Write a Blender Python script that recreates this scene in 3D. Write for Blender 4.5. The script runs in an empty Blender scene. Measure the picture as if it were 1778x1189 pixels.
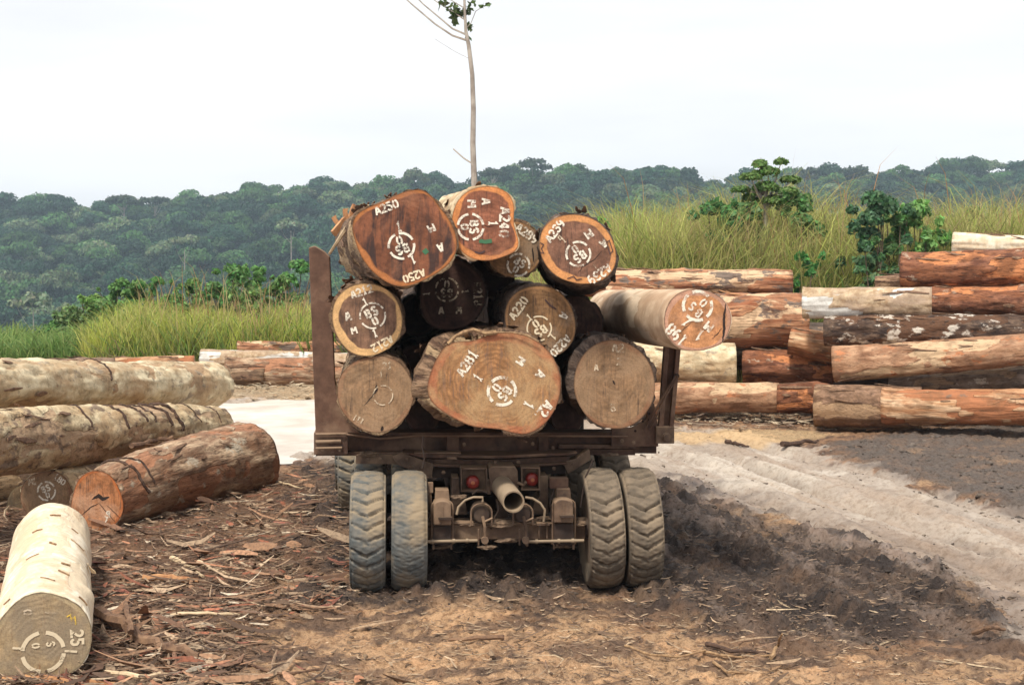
import bpy, bmesh, math, random
import numpy as np
from mathutils import Vector, Matrix
R_ = math.radians
C = bpy.context.scene.collection
scn = bpy.context.scene

# ------------------------------------------------------------ camera, world, sun
CAMH = 2.75; F = 2469.4; PITCH = math.atan(164.5/F)
cd = bpy.data.cameras.new('camera'); cam = bpy.data.objects.new('camera', cd); C.objects.link(cam)
cd.lens = 50; cd.sensor_width = 36; cd.clip_end = 4000; cd.clip_start = 0.1
cam.location = (0, 0, CAMH); cam.rotation_euler = (math.pi/2-PITCH, 0, 0)
scn.camera = cam
scn.render.resolution_x = 1024; scn.render.resolution_y = 684
SUN_EL, SUN_ROT = R_(58), R_(205)     # behind the camera, a little to the left
w = bpy.data.worlds.new('World'); scn.world = w; w.use_nodes = True
nt = w.node_tree; nt.nodes.clear()
def wn(t, **k):
    n = nt.nodes.new(t)
    for a, b in k.items(): setattr(n, a, b)
    return n
sky = wn('ShaderNodeTexSky', sky_type='NISHITA', sun_disc=False, sun_elevation=SUN_EL, sun_rotation=SUN_ROT)
tc = wn('ShaderNodeTexCoord'); mp = wn('ShaderNodeMapping'); mp.inputs['Scale'].default_value = (1.2, 1.2, 7.0)
no = wn('ShaderNodeTexNoise'); no.inputs['Scale'].default_value = 1.6; no.inputs['Detail'].default_value = 5; no.inputs['Roughness'].default_value = .5
cr = wn('ShaderNodeValToRGB')
cr.color_ramp.elements[0].position = .36; cr.color_ramp.elements[0].color = (8.2, 8.25, 8.45, 1)
cr.color_ramp.elements[1].position = .62; cr.color_ramp.elements[1].color = (9.9, 9.9, 9.95, 1)
mx = wn('ShaderNodeMix', data_type='RGBA'); mx.inputs[0].default_value = .985
bg = wn('ShaderNodeBackground'); bg.inputs['Strength'].default_value = .1
out = wn('ShaderNodeOutputWorld')
L = nt.links.new
L(tc.outputs['Generated'], mp.inputs[0]); L(mp.outputs[0], no.inputs['Vector']); L(no.outputs['Fac'], cr.inputs[0])
L(sky.outputs[0], mx.inputs[6]); L(cr.outputs[0], mx.inputs[7]); L(mx.outputs[2], bg.inputs['Color']); L(bg.outputs[0], out.inputs[0])
sl = bpy.data.lights.new('sun', 'SUN'); sl.energy = 3.6; sl.angle = R_(11); sl.color = (1, .93, .81)
so = bpy.data.objects.new('sun', sl); C.objects.link(so)
sd = Vector((math.sin(SUN_ROT)*math.cos(SUN_EL), math.cos(SUN_ROT)*math.cos(SUN_EL), math.sin(SUN_EL)))
so.rotation_euler = sd.to_track_quat('Z', 'Y').to_euler()
vs = scn.view_settings; vs.view_transform = 'Standard'; vs.look = 'None'; vs.gamma = 1; vs.exposure = 0.28

# ------------------------------------------------------------ helpers
UPV = np.array((0, math.sin(PITCH), math.cos(PITCH))); FWD = np.array((0, math.cos(PITCH), -math.sin(PITCH)))
CAM = np.array((0, 0, CAMH))
def ray(px, py): return FWD + np.array((1., 0, 0))*(px-889)/F + UPV*(594.5-py)/F
def at(px, py, D):
    """world point seen at photo pixel (px,py) at depth y = D"""
    d = ray(px, py); return CAM + d*(D/d[1])
def on_plane(px, py, P0, N):
    d = ray(px, py); return CAM + d*(np.dot(np.array(P0)-CAM, N)/np.dot(d, N))
def gnd(px, py, z=0.):
    d = ray(px, py); return CAM + d*((z-CAMH)/d[2])
def vhash(ix, iy, iz):
    h = (ix.astype(np.int64)*374761393 + iy.astype(np.int64)*668265263 + iz.astype(np.int64)*2147483647+1013904223) & 0xffffffff
    h = ((h ^ (h >> 13))*1274126177) & 0xffffffff
    h = ((h ^ (h >> 16))*2246822519) & 0xffffffff
    return ((h ^ (h >> 15)) & 0xffffff)/float(0xffffff)
def vnoise(x, y, z=None):
    """value noise in [-1,1]"""
    x = np.asarray(x, float); y = np.asarray(y, float); z = np.zeros_like(x) if z is None else np.asarray(z, float)
    x, y, z = np.broadcast_arrays(x, y, z)
    ix, iy, iz = np.floor(x), np.floor(y), np.floor(z); fx, fy, fz = x-ix, y-iy, z-iz
    fx = fx*fx*(3-2*fx); fy = fy*fy*(3-2*fy); fz = fz*fz*(3-2*fz); r = 0
    for a in (0, 1):
        for b in (0, 1):
            for c in (0, 1):
                r = r + vhash(ix+a, iy+b, iz+c)*(fx if a else 1-fx)*(fy if b else 1-fy)*(fz if c else 1-fz)
    return r*2-1
def fbm(x, y, z=None, o=4, g=.5):
    r = 0; a = 1.
    for k in range(o):
        f = 2.03**k
        r = r + a*vnoise(x*f+17*k, y*f-9*k, None if z is None else z*f+5*k); a *= g
    return r
def sstep(a, b, x):
    t = np.clip((x-a)/(b-a), 0, 1); return t*t*(3-2*t)

def mesh_np(name, V, Fc, attrs=None, smooth=True):
    """V (n,3); Fc (m,k) faces; attrs {name:(type, array per vertex)}"""
    V = np.asarray(V, np.float32); Fc = np.asarray(Fc, np.int32); k = Fc.shape[1]
    me = bpy.data.meshes.new(name); me.vertices.add(len(V)); me.vertices.foreach_set('co', V.ravel())
    me.loops.add(Fc.size); me.loops.foreach_set('vertex_index', Fc.ravel())
    me.polygons.add(len(Fc)); me.polygons.foreach_set('loop_start', np.arange(0, Fc.size, k, dtype=np.int32))
    me.polygons.foreach_set('use_smooth', np.full(len(Fc), smooth))
    me.update(calc_edges=True)
    for an, (ty, arr) in (attrs or {}).items():
        a = me.attributes.new(an, ty, 'POINT')
        arr = np.asarray(arr, np.float32)
        a.data.foreach_set('value' if ty == 'FLOAT' else ('vector' if ty == 'FLOAT_VECTOR' else 'color'), arr.ravel())
    return me
def link(name, me, mat, parent=None, loc=None):
    o = bpy.data.objects.new(name, me); C.objects.link(o)
    if mat: me.materials.append(mat)
    if parent: o.parent = parent
    if loc is not None: o.location = loc
    return o
def tag(o, label=None, cat=None, group=None, kind=None):
    if label: o['label'] = label
    if cat: o['category'] = cat
    if group: o['group'] = group
    if kind: o['kind'] = kind
    return o
def empty(name, loc, rz=0):
    o = bpy.data.objects.new(name, None); C.objects.link(o); o.location = loc; o.rotation_euler = (0, 0, rz); o.empty_display_size = .2
    return o

class MB:
    """mesh builder for mixed polygons"""
    def __init__(s): s.v = []; s.f = []
    def add(s, V, Fs):
        b = len(s.v); s.v += [tuple(map(float, p)) for p in V]; s.f += [tuple(b+i for i in f) for f in Fs]; return s
    def box(s, x0, x1, y0, y1, z0, z1, M=None):
        V = [Vector(p) for p in ((x0,y0,z0),(x1,y0,z0),(x1,y1,z0),(x0,y1,z0),(x0,y0,z1),(x1,y0,z1),(x1,y1,z1),(x0,y1,z1))]
        if M: V = [M @ p for p in V]
        return s.add(V, [(0,3,2,1),(4,5,6,7),(0,1,5,4),(1,2,6,5),(2,3,7,6),(3,0,4,7)])
    def prism(s, pts, dy, back=None):
        """pts: list of 3D points (front face), extruded by vector"""
        n = len(pts); d = np.array(dy if hasattr(dy, '__len__') else (0, dy, 0), float)
        V = [np.array(p, float) for p in pts] + [np.array(p, float)+d for p in pts]
        return s.add(V, [tuple(range(n)), tuple(range(2*n-1, n-1, -1))] + [(i, n+i, n+(i+1) % n, (i+1) % n) for i in range(n)])
    def tube(s, pts, rad, seg=8, caps=True):
        P = [np.array(p, float) for p in pts]; n = len(P); rad = rad if hasattr(rad, '__len__') else [rad]*n
        V = []; prev = None
        for i, p in enumerate(P):
            t = P[min(i+1, n-1)]-P[max(i-1, 0)]; t /= (np.linalg.norm(t)+1e-9)
            a = np.cross(t, (0, 0, 1) if abs(t[2]) < .9 else (1, 0, 0)) if prev is None else prev-t*np.dot(prev, t)
            a /= np.linalg.norm(a)+1e-9; prev = a; b = np.cross(t, a)
            for k in range(seg):
                q = 2*math.pi*k/seg; V.append(p+rad[i]*(a*math.cos(q)+b*math.sin(q)))
        Fs = [(i*seg+k, i*seg+(k+1) % seg, (i+1)*seg+(k+1) % seg, (i+1)*seg+k) for i in range(n-1) for k in range(seg)]
        if caps: Fs += [tuple(range(seg-1, -1, -1)), tuple((n-1)*seg+k for k in range(seg))]
        return s.add(V, Fs)
    def lathe(s, prof, origin, axis, seg=24, close=False):
        """prof: (radius, distance along axis)"""
        ax = Vector(axis).normalized(); a = ax.orthogonal().normalized(); b = ax.cross(a); o = Vector(origin); n = len(prof)
        V = [o+ax*h+(a*math.cos(2*math.pi*k/seg)+b*math.sin(2*math.pi*k/seg))*r for r, h in prof for k in range(seg)]
        Fs = [(i*seg+k, i*seg+(k+1) % seg, ((i+1) % n)*seg+(k+1) % seg, ((i+1) % n)*seg+k) for i in range(n if close else n-1) for k in range(seg)]
        if not close: Fs += [tuple(range(seg-1, -1, -1)), tuple((n-1)*seg+k for k in range(seg))]
        return s.add(V, Fs)
    def build(s, name, mat, parent=None, smooth=False, bevel=0, loc=None):
        me = bpy.data.meshes.new(name); me.from_pydata(s.v, [], s.f); me.update()
        bm = bmesh.new(); bm.from_mesh(me); bmesh.ops.recalc_face_normals(bm, faces=bm.faces)
        if smooth:
            for f in bm.faces: f.smooth = True
            for e in bm.edges:
                if len(e.link_faces) == 2 and e.calc_face_angle(0) > .7: e.smooth = False
        bm.to_mesh(me); bm.free()
        o = link(name, me, mat, parent, loc)
        if bevel:
            m = o.modifiers.new('bevel', 'BEVEL'); m.width = bevel; m.segments = 2; m.limit_method = 'ANGLE'
        return o

# ------------------------------------------------------------ materials
class NM:
    def __init__(s, name, rough=.85):
        s.m = bpy.data.materials.new(name); s.m.use_nodes = True; s.t = s.m.node_tree; s.t.nodes.clear()
        s.o = s.n('ShaderNodeOutputMaterial'); s.b = s.n('ShaderNodeBsdfPrincipled'); s.b.inputs['Roughness'].default_value = rough
        s.b.inputs['Specular IOR Level'].default_value = .3
        s.l(s.b.outputs[0], s.o.inputs[0])
    def n(s, t, **k):
        n = s.t.nodes.new(t)
        for a, b in k.items(): setattr(n, a, b)
        return n
    def l(s, a, b): s.t.links.new(a, b)
    def val(s, x, inp):
        if hasattr(x, 'is_output'): s.l(x, inp)
        else: inp.default_value = x if not isinstance(x, tuple) or len(x) == 4 or inp.type == 'VECTOR' else x+(1,)
    def attr(s, name): return s.n('ShaderNodeAttribute', attribute_name=name)
    def map(s, v, scale, loc=(0, 0, 0)):
        m = s.n('ShaderNodeMapping'); s.l(v, m.inputs[0]); m.inputs['Scale'].default_value = scale; m.inputs['Location'].default_value = loc; return m.outputs[0]
    def noise(s, v, sc, det=4, rough=.55, dist=0, color=False):
        n = s.n('ShaderNodeTexNoise'); s.l(v, n.inputs['Vector']); n.inputs['Scale'].default_value = sc; n.inputs['Detail'].default_value = det
        n.inputs['Roughness'].default_value = rough; n.inputs['Distortion'].default_value = dist; return n.outputs['Color' if color else 'Fac']
    def ramp(s, f, *stops):
        r = s.n('ShaderNodeValToRGB'); s.l(f, r.inputs[0]); e = r.color_ramp.elements
        while len(e) < len(stops): e.new(.5)
        for q, (p, c) in zip(e, stops): q.position = p; q.color = (c if isinstance(c, tuple) else (c, c, c))+(1,)
        return r.outputs[0]
    def mix(s, f, a, b, mode='MIX'):
        m = s.n('ShaderNodeMix', data_type='RGBA', blend_type=mode); s.val(f, m.inputs[0]); s.val(a, m.inputs[6]); s.val(b, m.inputs[7]); return m.outputs[2]
    def math(s, op, a, b=0., c=0.):
        m = s.n('ShaderNodeMath', operation=op); s.val(a, m.inputs[0]); s.val(b, m.inputs[1]); s.val(c, m.inputs[2]); return m.outputs[0]
    def bump(s, h, strength=.5, dist=.02):
        b = s.n('ShaderNodeBump'); s.l(h, b.inputs['Height']); b.inputs['Strength'].default_value = strength; b.inputs['Distance'].default_value = dist
        s.l(b.outputs[0], s.b.inputs['Normal'])
    def col(s, c): s.val(c, s.b.inputs['Base Color'])
    def objpos(s): return s.n('ShaderNodeTexCoord').outputs['Object']

def lc_vec(m):
    """log coordinates in metres, shifted per log so no two look the same"""
    a = m.attr('lc').outputs['Vector']; r = m.attr('seed').outputs['Fac']
    c = m.n('ShaderNodeCombineXYZ'); m.l(r, c.inputs[2]); m.l(r, c.inputs[0])
    v = m.n('ShaderNodeVectorMath', operation='ADD'); m.l(a, v.inputs[0]); m.l(c.outputs[0], v.inputs[1]); return v.outputs[0]

def bark_mat(name, A, B, bare, bare_amt=.45, dark=(.03, .02, .015), stretch=.18, sc=14, fiss=.5, bump=.6, patch=None, patch_amt=.6, bands=0, stain=.45):
    m = NM(name, .88); v = lc_vec(m)
    vs_ = m.map(v, (1, 1, stretch))
    n1 = m.noise(vs_, sc, 7, .62); n2 = m.noise(m.map(v, (1, 1, .45)), 2.6, 5, .6, .6); n3 = m.noise(vs_, sc*2.6, 5, .7, .3)
    c = m.ramp(n1, (.41, A), (.59, B))
    hv_ = m.ramp(m.noise(m.map(v, (1, 1, .35), (11, 3, 5)), 4.2, 5, .65, .5), (.42, 0.), (.6, .8))
    c = m.mix(hv_, c, tuple(.55*a*q+.25*b_ for a, b_, q in zip(A, bare, (1.1, .9, .75))))
    # bare wood where the bark has gone
    f = m.ramp(m.math('ADD', n2, m.math('MULTIPLY', m.math('SUBTRACT', m.attr('pl').outputs['Fac'], .72), .3)), (bare_amt-.03, 1.), (bare_amt+.015, 0.))
    bw = m.mix(m.noise(m.map(v, (1, 1, .08)), 30, 4), tuple(x*.72 for x in bare), tuple(min(1, x*1.15) for x in bare))
    c = m.mix(f, c, bw)
    if patch:
        p = m.ramp(m.noise(m.map(v, (1, 1, .6), (3, 7, 1)), 5.5, 6, .65), (patch_amt, 0.), (patch_amt+.05, 1.))
        c = m.mix(p, c, patch)
    if bands:
        wv = m.n('ShaderNodeTexWave', wave_type='BANDS', bands_direction='Z'); m.l(v, wv.inputs['Vector']); wv.inputs['Scale'].default_value = bands
        wv.inputs['Distortion'].default_value = 9; wv.inputs['Detail'].default_value = 3; wv.inputs['Detail Scale'].default_value = .7
        c = m.mix(m.ramp(wv.outputs['Fac'], (.0, .42), (.22, 0.)), c, tuple(x*.45 for x in A))
    fi = m.ramp(n3, (.36, fiss), (.48, 0.))
    c = m.mix(fi, c, dark)
    # dirt and mud stains
    st = m.ramp(m.noise(v, 3.1, 5, .6, .4), (.5, 0.), (.64, stain))
    c = m.mix(st, c, tuple(x*.4 for x in A))
    m.col(c)
    h = m.math('ADD', m.math('MULTIPLY', n1, .7), m.math('MULTIPLY', n3, .5)); h = m.math('SUBTRACT', h, m.math('MULTIPLY', f, .35))
    m.bump(h, min(1., bump*1.3), .045); return m.m

def face_mat(name, heart, sap, sap_w=.82, dirt=(.2, .14, .09), dirt_amt=.55, grain=None, streak=(.03, .02, .02), ringc=.35, sap_amt=1.):
    m = NM(name, .8); v = lc_vec(m); a = m.attr('lc').outputs['Vector']; rn = m.attr('rn').outputs['Fac']
    nz = m.noise(v, 5, 4, .5); ln = m.n('ShaderNodeVectorMath', operation='LENGTH'); m.l(a, ln.inputs[0])
    rr = m.math('ADD', m.math('MULTIPLY', ln.outputs['Value'], 150.), m.math('MULTIPLY', nz, 26.))
    rings = m.math('MULTIPLY', m.math('ADD', m.math('SINE', rr), 1.), .5)
    n1 = m.noise(v, 9, 6, .65)
    hc = m.mix(m.ramp(n1, (.35, 0.), (.65, 1.)), tuple(x*.5 for x in heart), tuple(x*1.35 for x in heart))
    hc = m.mix(m.math('MULTIPLY', rings, ringc), hc, tuple(x*.5 for x in heart))
    g = m.noise(m.map(v, (22, 1.6, 1)), 2.2, 6, .7, .8) if not grain else m.noise(m.map(v, (6, 1., 1)), 2.2, 6, .6, .6)        # chainsaw / resin streaks
    hc = m.mix(m.ramp(g, (.44 if grain else .52, 0.), (.58 if grain else .68, .88)), hc, streak)
    sc_ = m.mix(m.ramp(m.noise(v, 12, 5, .7), (.35, 0.), (.65, 1.)), tuple(x*.75 for x in sap), tuple(min(1, x*1.15) for x in sap))
    e = m.math('ADD', rn, m.math('MULTIPLY', m.math('SUBTRACT', m.noise(v, 3.2, 3, .5), .5), .42))
    c = m.mix(m.math('MULTIPLY', m.ramp(e, (sap_w-.015, 0.), (sap_w+.02, 1.)), sap_amt), hc, sc_)
    d = m.ramp(m.noise(m.map(v, (1, 1, 1), (5, 2, 9)), 3.3, 6, .65, .3), (dirt_amt-.08, 0.), (dirt_amt+.12, .85))
    c = m.mix(d, c, dirt)
    c = m.mix(m.ramp(rn, (.965, 0.), (1., .8)), c, tuple(x*.35 for x in sap))
    c = m.mix(m.ramp(m.noise(v, 90, 3, .7), (.3, .35), (.55, 0.)), c, (.05, .03, .02))
    m.col(c)
    m.bump(m.math('ADD', m.math('MULTIPLY', rings, .25), m.math('ADD', m.math('MULTIPLY', g, .6), m.math('MULTIPLY', m.noise(v, 60, 3), .5))), .45, .008)
    return m.m

def paint_mat(name, col, wear=.42):
    m = NM(name, .75); m.b.inputs['Base Color'].default_value = col+(1,)
    p = m.objpos(); n = m.noise(p, 46, 4, .7); n2 = m.noise(p, 9, 3)
    a = m.ramp(m.math('ADD', m.math('MULTIPLY', n, .5), m.math('MULTIPLY', n2, .5)), (wear-.05, .12), (wear+.05, 1.))
    m.l(a, m.b.inputs['Alpha']); return m.m

def simple(name, A, B, sc=8, rough=.85, bump=.3, spec=.3, metallic=0, dist=.01):
    m = NM(name, rough); p = m.objpos(); n = m.noise(p, sc, 7, .62)
    m.col(m.mix(m.ramp(n, (.35, 0.), (.65, 1.)), A, B)); m.bump(m.noise(p, sc*4, 5), bump, dist)
    m.b.inputs['Specular IOR Level'].default_value = spec; m.b.inputs['Metallic'].default_value = metallic; return m.m
def leaf_mat(name, trans=.25, rough=.6):
    """foliage takes its own albedo from the 'tint' attribute"""
    m = NM(name, rough); t = m.attr('tint').outputs['Color']; m.l(t, m.b.inputs['Base Color'])
    tr = m.n('ShaderNodeBsdfTranslucent'); m.l(t, tr.inputs[0]); ms = m.n('ShaderNodeMixShader'); ms.inputs[0].default_value = trans
    m.l(m.b.outputs[0], ms.inputs[1]); m.l(tr.outputs[0], ms.inputs[2]); m.l(ms.outputs[0], m.o.inputs[0]); return m.m

def metal_mat(name, A, B, dust=(.27, .19, .13), amt=.52, rough=.75):
    m = NM(name, rough); p = m.objpos(); n = m.noise(p, 9, 7, .65); n2 = m.noise(p, 3.2, 6, .6)
    c = m.mix(m.ramp(n, (.35, 0.), (.65, 1.)), A, B)
    geo = m.n('ShaderNodeNewGeometry'); sx = m.n('ShaderNodeSeparateXYZ'); m.l(geo.outputs['Normal'], sx.inputs[0])
    up = m.math('MULTIPLY', m.math('MAXIMUM', sx.outputs[2], 0.), .16 if 'tyre' in name else .3)      # mud settles on upward faces
    f = m.ramp(m.math('ADD', n2, up), (amt-.08, 0.), (amt+.12, .85))
    c = m.mix(f, c, dust); m.col(c); m.bump(m.noise(p, 40, 5, .7), .4, .006)
    m.b.inputs['Specular IOR Level'].default_value = .35; return m.m

M = {}
M['steel'] = metal_mat('rusty_muddy_steel', (.038, .02, .014), (.11, .055, .035), (.2, .125, .08), .58)
M['steel_dusty'] = metal_mat('dusty_brown_steel', (.065, .04, .028), (.16, .10, .065), (.29, .195, .125), .55)
M['steel_dark'] = metal_mat('dark_steel', (.02, .013, .011), (.05, .03, .022), (.11, .075, .05), .62)
M['stake'] = metal_mat('rusty_stake', (.08, .04, .026), (.15, .08, .052), (.26, .17, .11), .60)
M['tube'] = metal_mat('pale_muddy_tube', (.17, .12, .08), (.29, .22, .145), (.33, .25, .17), .5)
M['tyre_grey'] = metal_mat('weathered_grey_tyre', (.075, .085, .088), (.16, .155, .14), (.29, .22, .14), .53, .92)
M['tyre_tan'] = metal_mat('mud_coated_tyre', (.085, .068, .052), (.18, .14, .10), (.25, .19, .13), .56, .92)
M['mudcake'] = simple('caked_mud', (.12, .08, .055), (.24, .165, .11), 25, .95, .7)
M['rim'] = metal_mat('rim', (.09, .06, .045), (.17, .12, .085), (.28, .2, .14), .5)
M['lens'] = simple('red_lens', (.25, .025, .02), (.33, .05, .035), 20, .35, .1, .5)
M['lens_c'] = simple('amber_lens', (.45, .12, .05), (.55, .2, .1), 30, .4, .1)
M['paint'] = paint_mat('white_paint', (.76, .68, .56), .465)
M['paint_faint'] = paint_mat('worn_cream_paint', (.62, .5, .36), .5)
M['paint_cream'] = paint_mat('cream_paint', (.72, .6, .42), .4)
M['paint_yellow'] = paint_mat('yellow_paint', (.75, .5, .08), .44)
M['paint_green'] = paint_mat('green_paint', (.05, .14, .07), .42)
M['crack'] = simple('crack_dark', (.02, .012, .01), (.04, .025, .02), 30)
M['chalk'] = simple('black_crayon', (.05, .03, .03), (.09, .05, .05), 40)

# bark
M['b_brown'] = bark_mat('shaggy_brown_bark', (.10, .055, .035), (.33, .21, .13), (.52, .36, .21), .42, sc=20, fiss=.75, bump=1.)
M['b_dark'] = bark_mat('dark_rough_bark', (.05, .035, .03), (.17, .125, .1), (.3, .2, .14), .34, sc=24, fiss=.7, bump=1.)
M['b_red'] = bark_mat('red_brown_bark', (.25, .15, .095), (.58, .42, .28), (.42, .2, .11), .40, sc=16, fiss=.6, bump=.8, patch=(.5, .42, .32), patch_amt=.6)
M['b_redfib'] = bark_mat('red_fibrous_wood', (.28, .09, .04), (.62, .33, .18), (.7, .48, .3), .44, stretch=.09, sc=14, fiss=.8, bump=1., patch=(.2, .15, .12), patch_amt=.54, stain=.55)
M['b_cream'] = bark_mat('cream_bark', (.52, .41, .26), (.76, .66, .46), (.44, .29, .17), .31, stretch=.7, sc=5, fiss=.4, bump=.5, patch=(.34, .27, .2), patch_amt=.6, stain=.35)
M['b_creamcrack'] = bark_mat('cream_bark_cracked', (.46, .35, .21), (.70, .58, .38), (.47, .32, .2), .38, stretch=.8, sc=5, fiss=.55, bump=.8, patch=(.24, .17, .12), patch_amt=.56)
M['b_white'] = bark_mat('pale_peeled_wood', (.66, .54, .38), (.84, .75, .60), (.76, .62, .44), .4, stretch=1.6, sc=7, fiss=.12, bump=.3, patch=(.42, .25, .12), patch_amt=.68, stain=.15)
M['b_tan'] = bark_mat('smooth_tan_bark', (.42, .29, .19), (.62, .47, .33), (.66, .52, .38), .4, stretch=1., sc=4, fiss=.05, bump=.15, stain=.2)
M['b_tanspeck'] = bark_mat('speckled_tan_bark', (.36, .24, .14), (.55, .42, .28), (.68, .66, .62), .4, stretch=1., sc=12, fiss=.2, bump=.3, stain=.3)
M['b_blackwhite'] = bark_mat('blackened_bark_white_lichen', (.045, .03, .026), (.2, .13, .09), (.14, .07, .04), .42, stretch=.4, sc=12, fiss=.6, bump=.8, patch=(.62, .55, .47), patch_amt=.555)
M['b_salmon'] = bark_mat('salmon_bark', (.30, .15, .085), (.52, .32, .2), (.6, .42, .26), .4, stretch=.45, sc=9, fiss=.4, bump=.6, patch=(.46, .19, .09), patch_amt=.58, stain=.5)
M['b_redbrown2'] = bark_mat('deep_red_brown_bark', (.13, .05, .03), (.36, .16, .09), (.6, .24, .1), .41, stretch=.3, sc=12, fiss=.7, bump=.9, patch=(.4, .3, .22), patch_amt=.6, stain=.6)
M['b_brownsmooth'] = bark_mat('brown_smooth_bark', (.14, .08, .05), (.33, .2, .13), (.42, .27, .16), .38, stretch=.6, sc=14, fiss=.35, bump=.6, stain=.4)
M['b_orangecream'] = bark_mat('split_orange_cream_wood', (.42, .22, .11), (.72, .5, .32), (.42, .17, .08), .44, stretch=.12, sc=9, fiss=.6, bump=.8, patch=(.22, .14, .1), patch_amt=.62, stain=.55)
M['b_grey'] = bark_mat('grey_brown_bark', (.2, .15, .12), (.42, .33, .27), (.5, .34, .22), .4, stretch=.3, sc=13, fiss=.5, bump=.7, patch=(.6, .5, .4), patch_amt=.6)
# cut faces
M['f_redstreak'] = face_mat('red_heartwood_streaked', (.22, .08, .04), (.42, .155, .05), .93, (.3, .13, .07), .62, ringc=.15, grain=1)
M['f_red2'] = face_mat('red_heartwood', (.27, .1, .055), (.62, .24, .08), .86, (.34, .15, .08), .6, ringc=.2)
M['f_orange'] = face_mat('brown_heart_orange_sap', (.22, .105, .065), (.6, .27, .1), .80, (.3, .16, .1), .62, ringc=.25)
M['f_yellowsap'] = face_mat('brown_heart_yellow_sap', (.22, .12, .075), (.66, .4, .18), .80, (.3, .18, .1), .64, ringc=.3)
M['f_brown'] = face_mat('dull_brown_face', (.27, .145, .065), (.34, .18, .08), .93, (.3, .21, .14), .52, ringc=.45)
M['f_big'] = face_mat('ringed_brown_face', (.37, .18, .075), (.36, .13, .06), .86, (.44, .28, .14), .5, ringc=.6, streak=(.13, .085, .075))
M['f_mud'] = face_mat('muddy_brown_face', (.29, .17, .09), (.24, .115, .06), .9, (.34, .22, .13), .48, ringc=.35)
M['f_shaded'] = face_mat('shaded_face', (.09, .045, .035), (.12, .06, .045), .9, (.1, .06, .04), .6)  # shade of the recesses in the load, put into the face colour
M['f_salmon'] = face_mat('orange_face', (.52, .24, .105), (.5, .27, .18), .86, (.48, .27, .17), .62, ringc=.18, streak=(.36, .15, .07))
M['f_orangecut'] = face_mat('orange_cut', (.42, .17, .07), (.42, .13, .04), .93, (.55, .32, .2), .55, ringc=.2)
M['f_grey'] = face_mat('grey_weathered_face', (.43, .31, .175), (.5, .38, .22), .92, (.3, .235, .16), .5, ringc=.25, streak=(.3, .16, .08))
M['f_pale'] = face_mat('pale_face', (.62, .42, .26), (.66, .45, .27), .9, (.5, .3, .2), .6, ringc=.2)

# ------------------------------------------------------------ stencil lettering
def arcp(cx, cy, rx, ry, a0, a1, n=9): return [(cx+rx*math.cos(R_(a0+(a1-a0)*i/n)), cy+ry*math.sin(R_(a0+(a1-a0)*i/n))) for i in range(n+1)]
GL = {
 'A': [[(.02, 0), (.27, .97)], [(.35, .97), (.62, 0)], [(.2, .32), (.42, .32)]],
 'M': [[(.04, 0), (.06, 1)], [(.16, .95), (.34, .4)], [(.42, .4), (.6, .95)], [(.7, 1), (.72, 0)]],
 '1': [[(.3, .0), (.3, 1), (.12, .8)], [(.12, 0), (.24, 0)], [(.36, 0), (.5, 0)]],
 '2': [arcp(.3, .7, .25, .28, 165, 0, 8)+[(.5, .55), (.3, .32)], [(.24, .24), (.06, .02), (.56, .02), (.56, .14)]],
 '3': [arcp(.28, .73, .24, .25, 160, 10, 7), arcp(.28, .28, .27, .27, 80, -160, 9), [(.2, .53), (.34, .53)]],
 '4': [[(.4, .0), (.4, 1)], [(.33, .95), (.04, .36)], [(.1, .28), (.33, .28)], [(.47, .28), (.6, .28)]],
 '5': [[(.55, .97), (.12, .97), (.1, .6)], arcp(.28, .3, .27, .3, 110, -160, 10)],
 '8': [arcp(.3, .74, .22, .24, 100, 260, 8), arcp(.32, .74, .22, .24, 80, -80, 8), arcp(.29, .26, .26, .27, 100, 260, 8), arcp(.33, .26, .26, .27, 80, -80, 8)],
 '9': [arcp(.28, .7, .24, .28, 90, 380, 12), arcp(.3, .5, .25, .5, 20, -110, 7)],
 '6': [arcp(.32, .3, .24, .28, 270, -20, 12), arcp(.3, .5, .25, .5, 200, 70, 7)],
 '0': [arcp(.28, .5, .24, .47, 100, 260, 10), arcp(.34, .5, .24, .47, 80, -80, 10)],
 'B': [[(.08, 0), (.08, 1)], arcp(.24, .75, .3, .23, 90, -80, 7), arcp(.24, .26, .34, .25, 80, -90, 7)],
 'S': [arcp(.3, .74, .24, .24, 20, 200, 8), arcp(.3, .27, .25, .27, 60, -160, 8), [(.14, .6), (.4, .44)]],
 '.': [[(.1, .02), (.2, .02)]], '-': [[(.1, .5), (.5, .5)]],
}
def ribbon(mb, pts, w, mapf, z):
    """mitred strip along 2D points; mapf (x,y,z)->3D"""
    P = [np.array(p, float) for p in pts]; n = len(P); Lf, Rt = [], []
    for i in range(n):
        t0 = P[i]-P[i-1] if i else P[1]-P[0]; t1 = P[i+1]-P[i] if i < n-1 else t0
        t0 = t0/(np.linalg.norm(t0)+1e-9); t1 = t1/(np.linalg.norm(t1)+1e-9)
        n0 = np.array((-t0[1], t0[0])); n1 = np.array((-t1[1], t1[0])); m = n0+n1; m /= np.linalg.norm(m)+1e-9
        k = w/2/max(.5, np.dot(m, n0)); Lf.append(P[i]+m*k); Rt.append(P[i]-m*k)
    V = [mapf(p[0], p[1], z) for p in Lf]+[mapf(p[0], p[1], z) for p in Rt]
    mb.add(V, [(i, n+i, n+i+1, i+1) for i in range(n-1)])
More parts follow.
